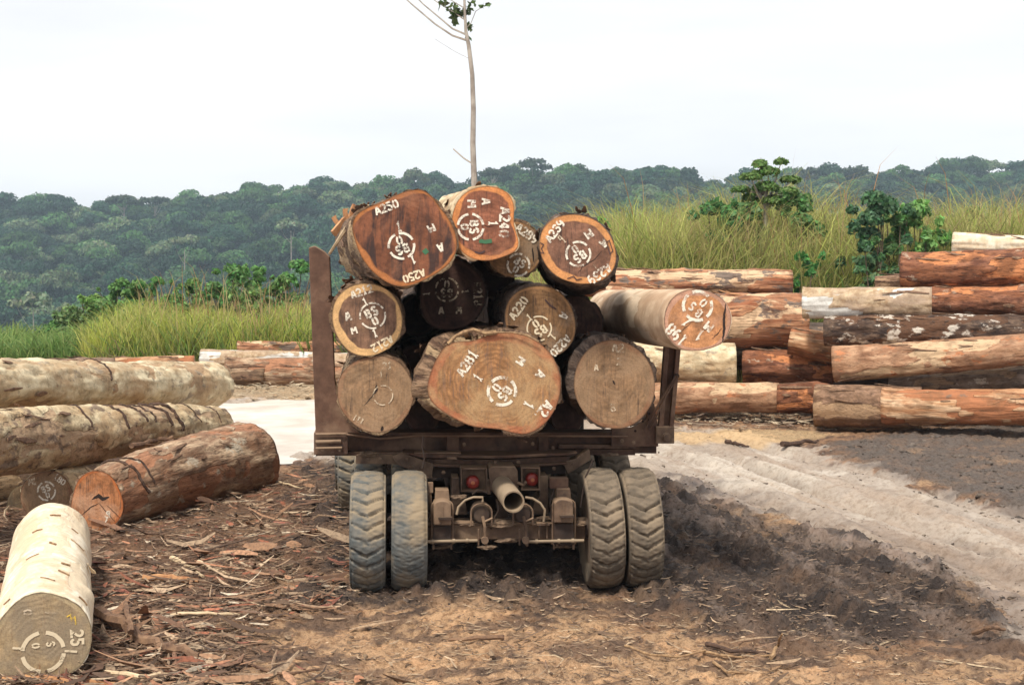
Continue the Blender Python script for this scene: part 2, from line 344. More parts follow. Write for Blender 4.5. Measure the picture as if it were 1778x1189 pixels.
def text_strokes(txt, cx, cy, h, ang, wd=.23):
    """strokes in face metres; cx,cy centre"""
    adv = .78; tot = adv*len(txt)-.16; c, s = math.cos(R_(ang)), math.sin(R_(ang)); out = []
    for i, ch in enumerate(txt):
        for st in GL.get(ch, []):
            pts = []
            for x, y in st:
                X = (x+i*adv-tot/2)*h; Y = (y-.5)*h; pts.append((cx+X*c-Y*s, cy+X*s+Y*c))
            out.append((pts, h*wd))
    return out
def ring_strokes(cx, cy, r, phi, w, inner=True):
    out = []
    for k in range(4): out.append((arcp(cx, cy, r, r, phi+k*90+10, phi+(k+1)*90-8, 10), w))
    if inner:
        c, s = math.cos(R_(phi)), math.sin(R_(phi)); h = r*.66
        def T(x, y): return cx+x*c-y*s, cy+x*s+y*c
        a = T(-r*.28, r*.28); out += text_strokes('B', *a, h, phi, .26)
        a = T(r*.3, r*.28); out += text_strokes('S', *a, h, phi, .26)
        a = T(r*.0, -r*.46); out += text_strokes('O', *a, h*.95, phi, .26) if 'O' in GL else text_strokes('0', *a, h*.95, phi, .26)
    return out

# ------------------------------------------------------------ logs
LSEED = [0]
def norm(v): v = np.array(v, float); return v/np.linalg.norm(v)
def make_log(label, nc, fc, R, rf=1., outline=None, U=None, bark='b_cream', face='f_pale', thick=.014, group=None, marks=(), cracks=(),
             rough=.012, lump=.05, bend=0., tdir=None, nt=80, dl=.05, cat='log', green=(), strips=0, stripcol=None, knots=0, bands=(), squash=1., stripcol_b='b_dark_s', pk='log', facecam=None, label_parts=None, flange=None):
    """outline: list of (deg, radius factor) for the wood; marks in face metres via callables"""
    LSEED[0] += 1; sd_ = LSEED[0]; rng = random.Random(sd_*77)
    nc = np.array(nc, float); fc = np.array(fc, float); L_ = np.linalg.norm(fc-nc); A = (fc-nc)/L_
    if facecam is not None:              # oblique saw cut: face plane of its own
        N = norm(facecam)
    else: N = -A
    up = np.array((0, 0, 1.)); 
    Uv = norm(np.cross(up, N)); Vv = np.cross(N, Uv)
    th = np.linspace(0, 2*math.pi, nt, endpoint=False)
    if outline:
        d = sorted(outline); dg = np.array([d[-1][0]-360]+[q[0] for q in d]+[d[0][0]+360.]); fr = np.array([d[-1][1]]+[q[1] for q in d]+[d[0][1]])
        base = np.interp(np.degrees(th) % 360, dg, fr)
        k = 5; base = sum(np.roll(base, j) for j in (-2, -1, 0, 1, 2))/5
    else:
        base = 1+.045*np.cos(2*th+rng.uniform(0, 6))+.03*np.cos(3*th+rng.uniform(0, 6))+.015*np.cos(5*th+rng.uniform(0, 6))
    ct, st_ = np.cos(th), np.sin(th)*squash
    loc = Vector(nc.tolist()); loc.z -= R
    base_loc = np.array((nc[0], nc[1], nc[2]-R))
    root = empty(pk, base_loc.tolist()); tag(root, label, cat, group)
    seed = (sd_*3.713) % 29
    # bark
    ns = max(6, int(L_/dl)); ts = np.linspace(0, 1, ns+1)
    TH, TS = np.meshgrid(th, ts); B_ = np.broadcast_to(base, TH.shape)
    far_shape = 1+.4*(B_-1)
    tk = thick if tdir is None else thick*(.25+.95*np.maximum(0, np.cos(TH-R_(tdir)))**.8)
    rr = (R*1.+tk)*1.0*(1+(rf-1)*TS)*(B_*(1-TS)+far_shape*TS) if tdir is None else (R*(B_*(1-TS)+far_shape*TS)+tk)*(1+(rf-1)*TS)
    s_ = TS*L_
    cx_, cy_ = np.cos(TH)*R, np.sin(TH)*R
    rr = rr+R*lump*fbm(cx_*4+seed, cy_*4, s_*1.3, 3)
    rr = rr+rough*1.1*fbm(cx_*20+seed, cy_*20, s_*3, 3, .55)
    pe = vnoise(cx_*5+seed, cy_*5, s_*1.5+9)+.45*vnoise(cx_*14+seed, cy_*14, s_*5); plate = 1-sstep(.12, .24, pe); rr = rr-(max(thick, .012)*.9 if rough > .004 else .001)*(1-plate)
    for q in range(knots):
        kt, ka = rng.uniform(.1, .9)*L_, rng.uniform(.3, 2.8) if rng.random() < .7 else rng.uniform(3.2, 6.2)
        dd = np.sqrt((s_-kt)**2+(R*(((TH-ka+math.pi) % (2*math.pi))-math.pi))**2); rr = rr+.028*np.exp(-(dd/.075)**2)
    bd = bend*np.sin(np.pi*TS)*R + R*.05*np.sin(TS*5+seed)*(TS > 0)*(bend != 0)
    cen = nc[None, None, :]+A[None, None, :]*s_[..., None]+Vv[None, None, :]*bd[..., None]
    P = cen+Uv*(rr*np.cos(TH))[..., None]+Vv*(rr*np.sin(TH)*squash)[..., None]
    lcv = np.stack([cx_, cy_, s_], -1)
    # end annulus at near and far
    inner = R*base
    jag = 1+.012*vnoise(th*9, th*0+seed)
    near_in = nc+Uv*(inner*jag*ct)[:, None]+Vv*(inner*jag*st_)[:, None]+N*(-.004)
    outer0 = P[0]
    Vn = np.concatenate([near_in[None], outer0[None], P[1:], ], 0)
    lcn = np.concatenate([lcv[:1]*.93, lcv], 0)
    rend = rr[-1]*.93
    far_in = cen[-1]+Uv*(rend*ct)[:, None]+Vv*(rend*st_)[:, None]
    Vn = np.concatenate([Vn, far_in[None]], 0); lcn = np.concatenate([lcn, lcv[-1:]*1.0], 0)
    nr = len(Vn); idx = np.arange(nr*nt).reshape(nr, nt)
    Fc = np.stack([idx[:-1], idx[1:], np.roll(idx, -1, 1)[1:], np.roll(idx, -1, 1)[:-1]], -1).reshape(-1, 4)
    ok = Vn.reshape(-1, 3)-base_loc
    me = mesh_np('bark', ok, Fc, {'lc': ('FLOAT_VECTOR', lcn.reshape(-1, 3)), 'pl': ('FLOAT', np.concatenate([plate[:1], plate, plate[-1:]], 0).ravel()), 'seed': ('FLOAT', np.full(len(ok), seed))})
    # flat shade the sharp end rim by splitting is skipped: annulus is thin
    link('bark', me, M[bark] if isinstance(bark, str) else bark, root)
    # cut faces
    def cutface(center, rad, nrm, off):
        nrk = 14; rk = np.linspace(0, 1, nrk+1)[1:]
        V = [center[None]]; lc = [np.zeros((1, 3))]; rn = [np.zeros(1)]
        for q in rk:
            V.append(center+Uv*(rad*q*ct)[:, None]+Vv*(rad*q*st_)[:, None]); lc.append(np.stack([rad*q*ct, rad*q*st_, 0*th], -1)); rn.append(np.full(nt, q))
        V = np.concatenate(V)+nrm*off; lc = np.concatenate(lc); rn = np.concatenate(rn)
        i0 = 1+np.arange(nrk)[:, None]*nt+np.arange(nt)[None]; i1 = np.roll(i0, -1, 1)
        Q = np.stack([i0[:-1], i0[1:], i1[1:], i1[:-1]], -1).reshape(-1, 4)
        cq = np.stack([np.zeros(nt//2, int), i0[0][0::2], i0[0][1::2], np.roll(i0[0], -2)[0::2]], -1)
        Fq = np.concatenate([Q, cq])
        if np.dot(np.cross(Uv, Vv), nrm) < 0: Fq = Fq[:, ::-1]
        me = mesh_np('cut_face', V-base_loc, Fq, {'lc': ('FLOAT_VECTOR', lc), 'rn': ('FLOAT', rn), 'seed': ('FLOAT', np.full(len(V), seed))}, False)
        return link('cut_face', me, M[face], root)
    cutface(nc, inner*1.002, N, .0)
    cutface(cen[-1][0], rend*1.002, -N, .0)
    # paint marks
    def mapper(off): return lambda x, y, z: nc+Uv*x+Vv*y+N*(off+z)-base_loc
    def loc2(px, py):
        p = on_plane(px, py, nc, N)-nc; return float(np.dot(p, Uv)), float(np.dot(p, Vv))
    scale = abs(nc[1])/F
    k = 0
    if 1:
        for mk in marks:
            mb = MB(); mt = mk[-1] if isinstance(mk[-1], str) and mk[-1] in M else 'paint'
            x, y = loc2(mk[1], mk[2])
            if mk[0] == 'ring': sts = ring_strokes(x, y, mk[3]*scale, mk[4], mk[5]*scale)
            elif mk[0] == 'plainring': sts = ring_strokes(x, y, mk[3]*scale, mk[4], mk[5]*scale, False)
            elif mk[0] == 'line':
                x2, y2 = loc2(mk[3], mk[4]); sts = [([(x, y), (x2, y2)], mk[5]*scale)]
            elif mk[0] == 'poly': sts = [([loc2(*q) for q in mk[3]], mk[4]*scale)]
            else: sts = text_strokes(mk[0], x, y, mk[3]*scale, mk[4])
            for pts, wd in sts:
                pts = [(a+rng.uniform(-1, 1)*.0012, b+rng.uniform(-1, 1)*.0012) for a, b in pts]
                ribbon(mb, pts, wd, mapper(.0035), .0003*(k % 14)); k += 1
            if mb.f: mb.build('crayon_scribble' if mt == 'chalk' else 'painted_mark', M[mt], root)
    if cracks:
        k = 0
        for ck in cracks:
            mb = MB()
            pts = [loc2(*q) for q in ck[:-1]]; w_ = ck[-1]*scale; n = len(pts)
            # widest in the middle
            fine = []
            for a, b in zip(pts[:-1], pts[1:]):
                for j in range(5):
                    t = j/5; fine.append((a[0]+(b[0]-a[0])*t+rng.uniform(-1, 1)*.003, a[1]+(b[1]-a[1])*t+rng.uniform(-1, 1)*.003))
            fine.append(pts[-1]); m_ = len(fine)
            Vq = []
            for i, (a, b) in enumerate(fine):
                p0 = fine[max(0, i-1)]; p1 = fine[min(m_-1, i+1)]; d = norm((p1[0]-p0[0]+1e-9, p1[1]-p0[1])); ww = w_/2*math.sin(math.pi*(i+.4)/(m_-.2))**.7
                Vq += [mapper(.002+.0004*k)(a-d[1]*ww, b+d[0]*ww, 0), mapper(.002+.0004*k)(a+d[1]*ww, b-d[0]*ww, 0)]
            mb.add(Vq, [(2*i, 2*i+1, 2*i+3, 2*i+2) for i in range(m_-1)]); k += 1
            mb.build('crack', M['crack'], root)
    # loose bark strips and encircling splits
    if strips or bands:
        def surf(a, s, lift): 
            i = (a/(2*math.pi)*nt) % nt; j = min(ns, max(0, s/L_*ns)); i0 = int(i) % nt; i1 = (i0+1) % nt; j0 = int(j); j1 = min(ns, j0+1); f, g = i-int(i), j-j0
            r_ = (rr[j0, i0]*(1-f)+rr[j0, i1]*f)*(1-g)+(rr[j1, i0]*(1-f)+rr[j1, i1]*f)*g + lift
            c_ = cen[j0, 0]*(1-g)+cen[j1, 0]*g
            return c_+Uv*(r_*math.cos(a))+Vv*(r_*math.sin(a)*squash)-base_loc
        for q in range(strips):
            mb = MB(); a0 = rng.uniform(.15, 3.0) if rng.random() < .75 else rng.uniform(3.1, 6.2); s0 = rng.uniform(-.03, .8)*min(L_, 2.5); ln = rng.uniform(.12, .5); lean = rng.uniform(-.5, .5); wd = rng.uniform(.008, .035); lift = rng.uniform(.0, .06)
            pts = []
            m_ = 6
            for i in range(m_+1):
                t = i/m_; pts.append((surf(a0+lean*ln*t, min(L_, s0+ln*t), .006+lift*(1-t)**2), wd*(1-.6*abs(2*t-1))))
            Vq = []
            ta = norm(np.cross(A, surf(a0, s0, .1)-surf(a0, s0, 0)))
            up_ = norm(surf(a0, s0, .1)-surf(a0, s0, 0))
            for p, w_ in pts: Vq += [p-ta*w_, p+ta*w_, p+ta*w_*.7+up_*.006, p-ta*w_*.7+up_*.006]
            mb.add(Vq, [(4*i+j, 4*i+(j+1) % 4, 4*i+4+(j+1) % 4, 4*i+4+j) for i in range(m_) for j in range(4)]+[(3, 2, 1, 0), tuple(4*m_+j for j in range(4))])
            mb.build('bark_strip', M[stripcol or 'strip'], root)
        for bs, a0, a1, w_ in bands:
            mb = MB(); P_ = []; m_ = 22; ph = rng.uniform(0, 6)
            for i in range(m_+1):
                a = a0+(a1-a0)*i/m_; P_.append(surf(a, max(0.02, min(L_-.02, bs+.05*math.sin(a*2.3+ph)+.02*math.sin(a*7+ph))), .006))
            mb.tube(P_, [w_*(.6+.5*abs(math.sin(i*1.7+ph))) for i in range(m_+1)], 5)
            mb.build('bark_band' if stripcol_b == 'b_dark_s' else 'bark_scar', M[stripcol_b], root)
    return root, dict(nc=nc, N=N, U=Uv, V=Vv, base=base_loc, A=A)
M['strip'] = simple('bark_strip', (.09, .05, .035), (.25, .15, .09), 14, .9, .5)
M['b_dark_s'] = simple('dark_bark_band', (.035, .022, .018), (.11, .065, .045), 16, .9, .6)
M['scar'] = simple('bark_scar', (.16, .09, .05), (.4, .26, .14), 30, .9, .4)
M['strip_orange'] = simple('orange_splinter', (.3, .13, .06), (.5, .27, .13), 14, .9, .5)
M['strip_pale'] = simple('pale_splinter', (.45, .33, .2), (.65, .5, .33), 14, .9, .5)

def ell(rx, ry, R, rot=0, n=24):
    o = []
    for k in range(n):
        a = 2*math.pi*k/n; b = a-R_(rot); r = rx*ry/math.sqrt((ry*math.cos(b))**2+(rx*math.sin(b))**2); o.append((math.degrees(a), r/R))
    return o
def px_outline(pts, cx, cy, Rpx):
    """photo outline points -> (deg, factor)"""
    return [(math.degrees(math.atan2(-(y-cy), x-cx)) % 360, math.hypot(x-cx, y-cy)/Rpx) for x, y in pts]

# ------------------------------------------------------------ terrain
def poly_sd(X, Y, poly):
    """signed distance (negative inside) to polygon in world xy"""
    d = np.full(X.shape, 1e9); ins = np.zeros(X.shape, bool); n = len(poly)
    for i in range(n):
        (x0, y0), (x1, y1) = poly[i], poly[(i+1) % n]; ex, ey = x1-x0, y1-y0
        t = np.clip(((X-x0)*ex+(Y-y0)*ey)/(ex*ex+ey*ey+1e-9), 0, 1)
        d = np.minimum(d, (X-x0-t*ex)**2+(Y-y0-t*ey)**2)
        c = ((y0 > Y) != (y1 > Y)) & (X < (x1-x0)*(Y-y0)/(y1-y0+1e-12)+x0); ins ^= c
    d = np.sqrt(d); return np.where(ins, -d, d)
def gpoly(pts): return [tuple(gnd(*p)[:2]) for p in pts]
ROAD = gpoly([(300, 688), (545, 690), (1200, 742), (1330, 752), (1440, 790), (1560, 830), (1660, 862), (1800, 905), (2100, 990), (2300, 1300), (1900, 1260), (1790, 1110), (1660, 1015), (1540, 975), (1340, 905), (1230, 872), (1140, 848), (1000, 830), (560, 800), (400, 790), (330, 740)])
DARK = gpoly([(560, 820), (1150, 832), (1240, 854), (1350, 890), (1550, 960), (1660, 1012), (1760, 1060), (1660, 1110), (1500, 1105), (1380, 1085), (1250, 1070), (1150, 1050), (1040, 1045), (740, 1040), (600, 1040), (560, 940)])  # dark mud right of the truck, plus the painted shade beneath it
GREYR = gpoly([(1440, 792), (1540, 752), (1800, 735), (2300, 745), (2400, 1000), (1800, 900), (1660, 856), (1560, 824)])
OCHRE = gpoly([(1120, 745), (1400, 743), (1440, 752), (1330, 768), (1120, 770)])
LITTER = gpoly([(-400, 880), (440, 850), (560, 800), (620, 860), (615, 1010), (520, 1040), (480, 1120), (520, 1200), (-200, 1400)])
def lerp_tab(x, tab): return np.interp(x, [t[0] for t in tab], [t[1] for t in tab])
SKYL = [(-900, 340), (0, 345), (130, 352), (200, 338), (330, 338), (450, 327), (560, 318), (650, 310), (760, 301), (812, 316), (850, 293), (930, 288), (1060, 288), (1200, 298), (1300, 293), (1450, 284), (1600, 286), (2700, 284)]
def height(X, Y):
    px = 889+X/np.maximum(Y, 1)*F
    z = np.zeros_like(X)
    B = .5+1.35*sstep(-1., 3., X); B = B*sstep(-10.6, -8.6, X*(32/np.maximum(Y, 20)))
    st = np.where(X < 0, 28.8, 25.4)
    st = 25.4+3.4*(1-sstep(-2, 2, X))
    bank = B*sstep(st, st+2.4, Y)
    z += bank*(1+.12*vnoise(X*.5, Y*.5))
    lip = 41-4.5*(1-sstep(-12, -8, X))
    z -= (38+B)*sstep(lip, 225, Y)
    top = 2.75+(430-lerp_tab(px, SKYL))/F*600-17.5
    z += (top+38)*sstep(0, 1, np.clip((Y-225)/375, 0, 1)*.5+.0)*2*(Y < 600) + (top+38)*(Y >= 600)
    z += 3*vnoise(X*.02, Y*.02)*sstep(90, 250, Y)
    return z
RUTS = [(6.35, .10, 1.), (6.62, .06, .6), (7.02, .12, .9), (7.5, .07, .6), (7.85, .13, 1.), (8.35, .08, .6), (8.8, .12, .8), (5.85, .1, .9), (5.4, .12, .8), (5.0, .08, .6), (4.55, .12, .9), (4.1, .08, .6)]
def micro(X, Y, road, dark, greyr, litter):
    near = 1-sstep(26, 34, Y)
    z = .03*fbm(X*.55, Y*.55, o=3)+.02*fbm(X*13, Y*13, o=3, g=.6)*(1-.7*sstep(.1, -.3, road))
    # road ruts run along the road (towards lower right)
    u = (X*.80+(Y-12)*.60); v_ = (X*.60-(Y-12)*.80)      # u along, v across in world
    a = math.radians(-74.5); ca, sa = math.cos(a), math.sin(a); al = X*ca+Y*sa; ac = -X*sa+Y*ca
    wob = ac+.35*vnoise(al*.35, ac*.2)
    rut = fbm(al*.3, wob*3.2, o=4, g=.6)
    rut = rut+.35*fbm(al*.5+3, wob*9, o=3)
    ruts = sum(np.exp(-((ac+.22*np.sin(al*.28+k*1.3)+.06*vnoise(al*.9, ac*0+k)-c0)/wd_)**2)*a0 for k, (c0, wd_, a0) in enumerate(RUTS))
    z -= .075*ruts*np.maximum(sstep(.2, -.2, road), .9*sstep(.3, -.2, dark)*(X > .8))
    z += (.05*rut)*np.maximum(sstep(.15, -.25, road), .9*sstep(.3, -.2, dark)*(X > .8))
    tread = np.maximum(0, np.sin(al*18+4*vnoise(al*.6, ac*4)))*.018*sstep(.1, .5, vnoise(al*.2, wob*2.2))
    z += tread*sstep(0, -.3, road)
    lump = np.abs(fbm(X*3.2, Y*3.2, o=4, g=.55))
    z += .04*lump*sstep(.25, -.3, dark) + .035*np.maximum(0, fbm(X*2.6+9, Y*2.6, o=4, g=.6))*sstep(.1, -.4, dark) + .05*np.abs(fbm(X*8, Y*8, o=4, g=.62))*sstep(.25, -.3, dark) + .06*(np.abs(fbm(X*3.6+2, Y*2.4, o=3, g=.6))-.15)*sstep(.2, -.3, dark)*sstep(16.5, 14, Y)
    # churned mud berm along the road's lower edge
    z += .07*np.exp(-((road-.1)/.22)**2)*(dark < .6)*(X > .9)*(Y < 17)*(.35+np.maximum(0, fbm(X*2.4, Y*2.4, o=3)))
    z += .03*fbm(X*6, Y*6, o=4, g=.6)*sstep(.3, -.3, litter)+.03*np.maximum(0, fbm(X*2, Y*2, o=3))*sstep(.3, -.3, litter)
    z += .028*lump*sstep(.2, -.3, greyr)+.05*np.maximum(0, fbm(X*1.1+3, Y*1.1, o=3))*sstep(.3, -.5, greyr)
    z += .012*fbm(X*9, Y*9, o=3, g=.6)*(1-.8*sstep(0, -.3, road))
    # two wheel tracks behind the truck, coming towards the viewer
    for x0 in (-.99, .93):
        xx = x0+.084*(11.5-Y); g_ = np.exp(-((X-xx)/.34)**4)*(Y < 11.6); z -= .03*g_
        z += .014*g_*np.maximum(0, np.sin(Y*26+6*np.abs(X-xx)))*sstep(-.2, .4, vnoise(X*2, Y*1.2))
    # puddled hollows kept flat
    return z*near
ys = np.concatenate([np.linspace(-6, 6, 16)[:-1], 1/np.linspace(1/6., 1/46., 560), np.geomspace(46, 1100, 130)[1:]])
xf = np.linspace(-1, 1, 641); 
GX = np.outer(.48*np.maximum(ys, 3)+2.5+.0*ys, xf); GX[-90:] *= 1.4; GY = np.repeat(ys[:, None], len(xf), 1)
sd_road, sd_dark, sd_grey, sd_lit, sd_och = (poly_sd(GX, GY, p) for p in (ROAD, DARK, GREYR, LITTER, OCHRE))
wob = .35*fbm(GX*1.3, GY*1.3, o=4, g=.6)
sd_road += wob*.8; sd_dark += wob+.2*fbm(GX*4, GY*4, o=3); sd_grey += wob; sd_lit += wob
GZ = height(GX, GY)+micro(GX, GY, sd_road, sd_dark, sd_grey, sd_lit)
PUD = [(-3.9, 22.2, 1.9, 3.9)]
for pxx, pyy, rx, ry in PUD:
    q = ((GX-pxx)/rx)**2+((GY-pyy)/ry)**2+.35*fbm(GX*1.1, GY*1.1, o=3); GZ = GZ-.17*(1-sstep(.5, 1.25, q))
n1 = fbm(GX*1.1, GY*1.1, o=5, g=.6); n2 = fbm(GX*5+3, GY*5, o=4, g=.65); n3 = fbm(GX*.4, GY*.4+7, o=3)
def cmix(c, col, f): return c*(1-f[..., None])+np.array(col)*f[..., None]
TAN = [gpoly([(520, 1075), (620, 1045), (820, 1040), (900, 1075), (860, 1130), (800, 1300), (460, 1300)]), gpoly([(860, 1120), (1060, 1100), (1200, 1130), (1500, 1150), (1800, 1165), (1900, 1400), (800, 1400)])]
sd_tan = np.minimum(poly_sd(GX, GY, TAN[0]), poly_sd(GX, GY, TAN[1]))+.5*fbm(GX*1.6+5, GY*1.9, o=5, g=.65)
n4 = fbm(GX*2.2+30, GY*4.5, o=5, g=.68)          # debris trodden in, drawn out across the view
col = np.zeros(GX.shape+(3,)); col[:] = (.31, .18, .105)
col = cmix(col, (.15, .095, .066), sstep(-.1, .35, n4)*.85)
col = cmix(col, (.70, .44, .25), sstep(.35, -.25, sd_tan)*(.8+.2*np.clip(n2, -1, 1)))
col = cmix(col, (.52, .33, .19), sstep(.12, .45, n1)*.75)
col = cmix(col, (.16, .10, .07), sstep(.12, .5, n4+.3*n2)*.8)
col = cmix(col, (.10, .065, .05), sstep(.45, .8, n2)*.6)
far_ = sstep(24, 27, GY); col = cmix(col, (.44, .32, .2), far_)
col = cmix(col, (.17, .092, .055), sstep(.35, -.35, sd_lit)*(.75+.25*np.clip(n2, -1, 1)))
col = cmix(col, (.37, .305, .25), sstep(.10, -.06, sd_road+.12*n2))
col = cmix(col, (.56, .50, .43), sstep(.12, -.5, sd_road)*(.25+.75*sstep(13, 18, GY))*sstep(-.1, .5, n1)*.7)
col = cmix(col, (.34, .26, .2), sstep(.1, -.1, sd_road)*sstep(.1, .35, fbm((GX*math.cos(-1.3)+GY*math.sin(-1.3))*.3+5, (-GX*math.sin(-1.3)+GY*math.cos(-1.3))*8, o=3))*.7)
col = cmix(col, (.29, .22, .17), sstep(.12, -.3, sd_road)*sstep(.0, .4, fbm((GX*math.cos(-1.3)+GY*math.sin(-1.3))*.35, (-GX*math.sin(-1.3)+GY*math.cos(-1.3))*3.4+2, o=3))*.85*sstep(17.5, 13, GY))
dk = sstep(.5, -.35, sd_dark)  # dark mud; under the truck its shade is painted into the albedo
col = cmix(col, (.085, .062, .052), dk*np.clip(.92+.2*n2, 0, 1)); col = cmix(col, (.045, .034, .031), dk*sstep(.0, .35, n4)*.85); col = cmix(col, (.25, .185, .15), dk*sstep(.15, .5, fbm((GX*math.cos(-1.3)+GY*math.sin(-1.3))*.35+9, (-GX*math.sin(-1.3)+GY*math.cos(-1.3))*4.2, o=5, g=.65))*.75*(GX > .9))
col = cmix(col, (.15, .122, .105), sstep(.25, -.25, sd_grey)*np.clip(.9+.3*n2, 0, 1))
col = cmix(col, (.50, .35, .2), sstep(.15, -.1, sd_och))
AL = GX*math.cos(R_(-74.5))+GY*math.sin(R_(-74.5)); AC = -GX*math.sin(R_(-74.5))+GY*math.cos(R_(-74.5))
RT = np.clip(sum(np.exp(-((AC+.22*np.sin(AL*.28+k*1.3)+.06*vnoise(AL*.9, AC*0+k)-c0)/(wd_*.8))**2)*a0 for k, (c0, wd_, a0) in enumerate(RUTS)), 0, 1)
col = cmix(col, (.19, .145, .115), RT*sstep(.1, -.1, sd_road)*sstep(-.5, .3, vnoise(AL*.7, AC*3))*.75*sstep(24, 15, GY))
slope_grass = sstep(.25, .5, height(GX, GY))*(GY > 24)
col = cmix(col, (.2, .19, .08), slope_grass*(n1 > -.35)*.8)
col = cmix(col, (.035, .06, .02), sstep(60, 90, GY))
idx = np.arange(GX.size).reshape(GX.shape)
Q = np.stack([idx[:-1, :-1], idx[:-1, 1:], idx[1:, 1:], idx[1:, :-1]], -1)
isroad = ((sd_road[:-1, :-1] < 0) & (GY[:-1, :-1] < 30))
mg = NM('ground_soil', .92); colr = mg.attr('tint').outputs['Color']; p = mg.map(mg.n('ShaderNodeNewGeometry').outputs['Position'], (1, .8, 1))
nz = mg.noise(p, 26, 6, .7); nz2 = mg.noise(p, 5, 5, .65)
c = mg.mix(mg.ramp(nz, (.38, .85), (.52, 0.)), colr, mg.mix(1., colr, (.45, .4, .36), 'MULTIPLY'))
c = mg.mix(mg.ramp(nz2, (.52, 0.), (.62, .5)), c, mg.mix(1., c, (1.45, 1.35, 1.25), 'MULTIPLY'))
mg.col(c); mg.bump(mg.math('ADD', nz, mg.math('MULTIPLY', mg.noise(p, 90, 4, .7), .5)), 1., .045)
ro = mg.ramp(mg.noise(p, 1.3, 3), (.4, .95), (.62, .62)); mg.l(ro, mg.b.inputs['Roughness'])
allV = np.stack([GX, GY, GZ], -1).reshape(-1, 3); allc = np.concatenate([col.reshape(-1, 3), np.ones((col.size//3, 1))], 1)
def submesh(name, quads, mat):
    u, inv = np.unique(quads.ravel(), return_inverse=True)
    me = mesh_np(name, allV[u], inv.reshape(-1, 4), {'tint': ('FLOAT_COLOR', allc[u])}); return link(name, me, mat)
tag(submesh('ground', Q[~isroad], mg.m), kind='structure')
mr = NM('road_mud', .6); cr_ = mr.attr('tint').outputs['Color']; pr = mr.map(mr.n('ShaderNodeNewGeometry').outputs['Position'], (1, .8, 1)); a_ = mr.noise(pr, 16, 6, .7); b_ = mr.noise(pr, 3, 5, .65)
c = mr.mix(mr.ramp(a_, (.38, .7), (.54, 0.)), cr_, mr.mix(1., cr_, (.62, .57, .52), 'MULTIPLY')); c = mr.mix(mr.ramp(b_, (.5, 0.), (.66, .4)), c, mr.mix(1., c, (1.25, 1.2, 1.14), 'MULTIPLY'))
mr.col(c); mr.bump(mr.math('ADD', a_, mr.math('MULTIPLY', mr.noise(pr, 60, 4, .7), .35)), .7, .03); mr.l(mr.ramp(mr.noise(pr, 1.1, 3), (.4, .8), (.6, .42)), mr.b.inputs['Roughness'])
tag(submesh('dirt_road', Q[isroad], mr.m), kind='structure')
# shallow muddy puddles on the road
mw = NM('muddy_water', .34); mw.col(mw.mix(mw.ramp(mw.noise(mw.map(mw.objpos(), (1, 1.1, 1)), 1.1, 7, .62, .2), (.38, 0.), (.62, 1.)), (.50, .43, .36), (.70, .65, .58))); mw.b.inputs['Specular IOR Level'].default_value = .5
mw.bump(mw.noise(mw.map(mw.objpos(), (3, 1, 1)), 3, 3), .08, .01)
mo = NM('ochre_water', .18); mo.col((.46, .32, .17))
for k, (pxx, pyy, rx, ry) in enumerate(PUD):
    V = []; nn = 64
    for i in range(nn):
        a = 2*math.pi*i/nn; r = 1.05+.18*math.sin(3*a+k)+.1*math.sin(5*a+2*k)+.05*math.sin(11*a); V.append((pxx+rx*r*math.cos(a), pyy+ry*r*math.sin(a), -.022))
    mb = MB(); mb.add(V, [tuple(range(nn))]); o = mb.build('puddle', (mw if k == 0 else mo).m); tag(o, kind='structure')

def ground_z(x, y):
    """true ground height at points"""
    x = np.atleast_1d(np.asarray(x, float)); y = np.atleast_1d(np.asarray(y, float))
    j = np.clip(np.searchsorted(ys, y)-1, 0, len(ys)-2); hw = .48*np.maximum(ys[j], 3)+2.5
    i = np.clip(((x/hw)*.5+.5)*(len(xf)-1), 0, len(xf)-1).astype(int); return GZ[j, i]

# ------------------------------------------------------------ loaded truck / trailer
HA = R_(4.8); TO = np.array((-.056, 11.5, 0.)); TR = np.array((math.cos(HA), math.sin(HA), 0)); TF = np.array((-math.sin(HA), math.cos(HA), 0))
def T(px, py, yl):
    d = ray(px, py); t = np.dot(TO+TF*yl-CAM, TF)/np.dot(d, TF); P = CAM+d*t-TO
    return np.array((np.dot(P, TR), yl, P[2]))
truck = empty('logging_truck', TO.tolist(), HA)
tag(truck, 'muddy brown logging truck seen from behind, heaped with marked logs between its stakes', 'truck')
def tpoly(mb, pts, yl, dy): return mb.prism([T(x, y, yl) for x, y in pts], dy)
def trect(mb, x0, y0, x1, y1, yl, dy): return tpoly(mb, [(x0, y0), (x1, y0), (x1, y1), (x0, y1)], yl, dy)

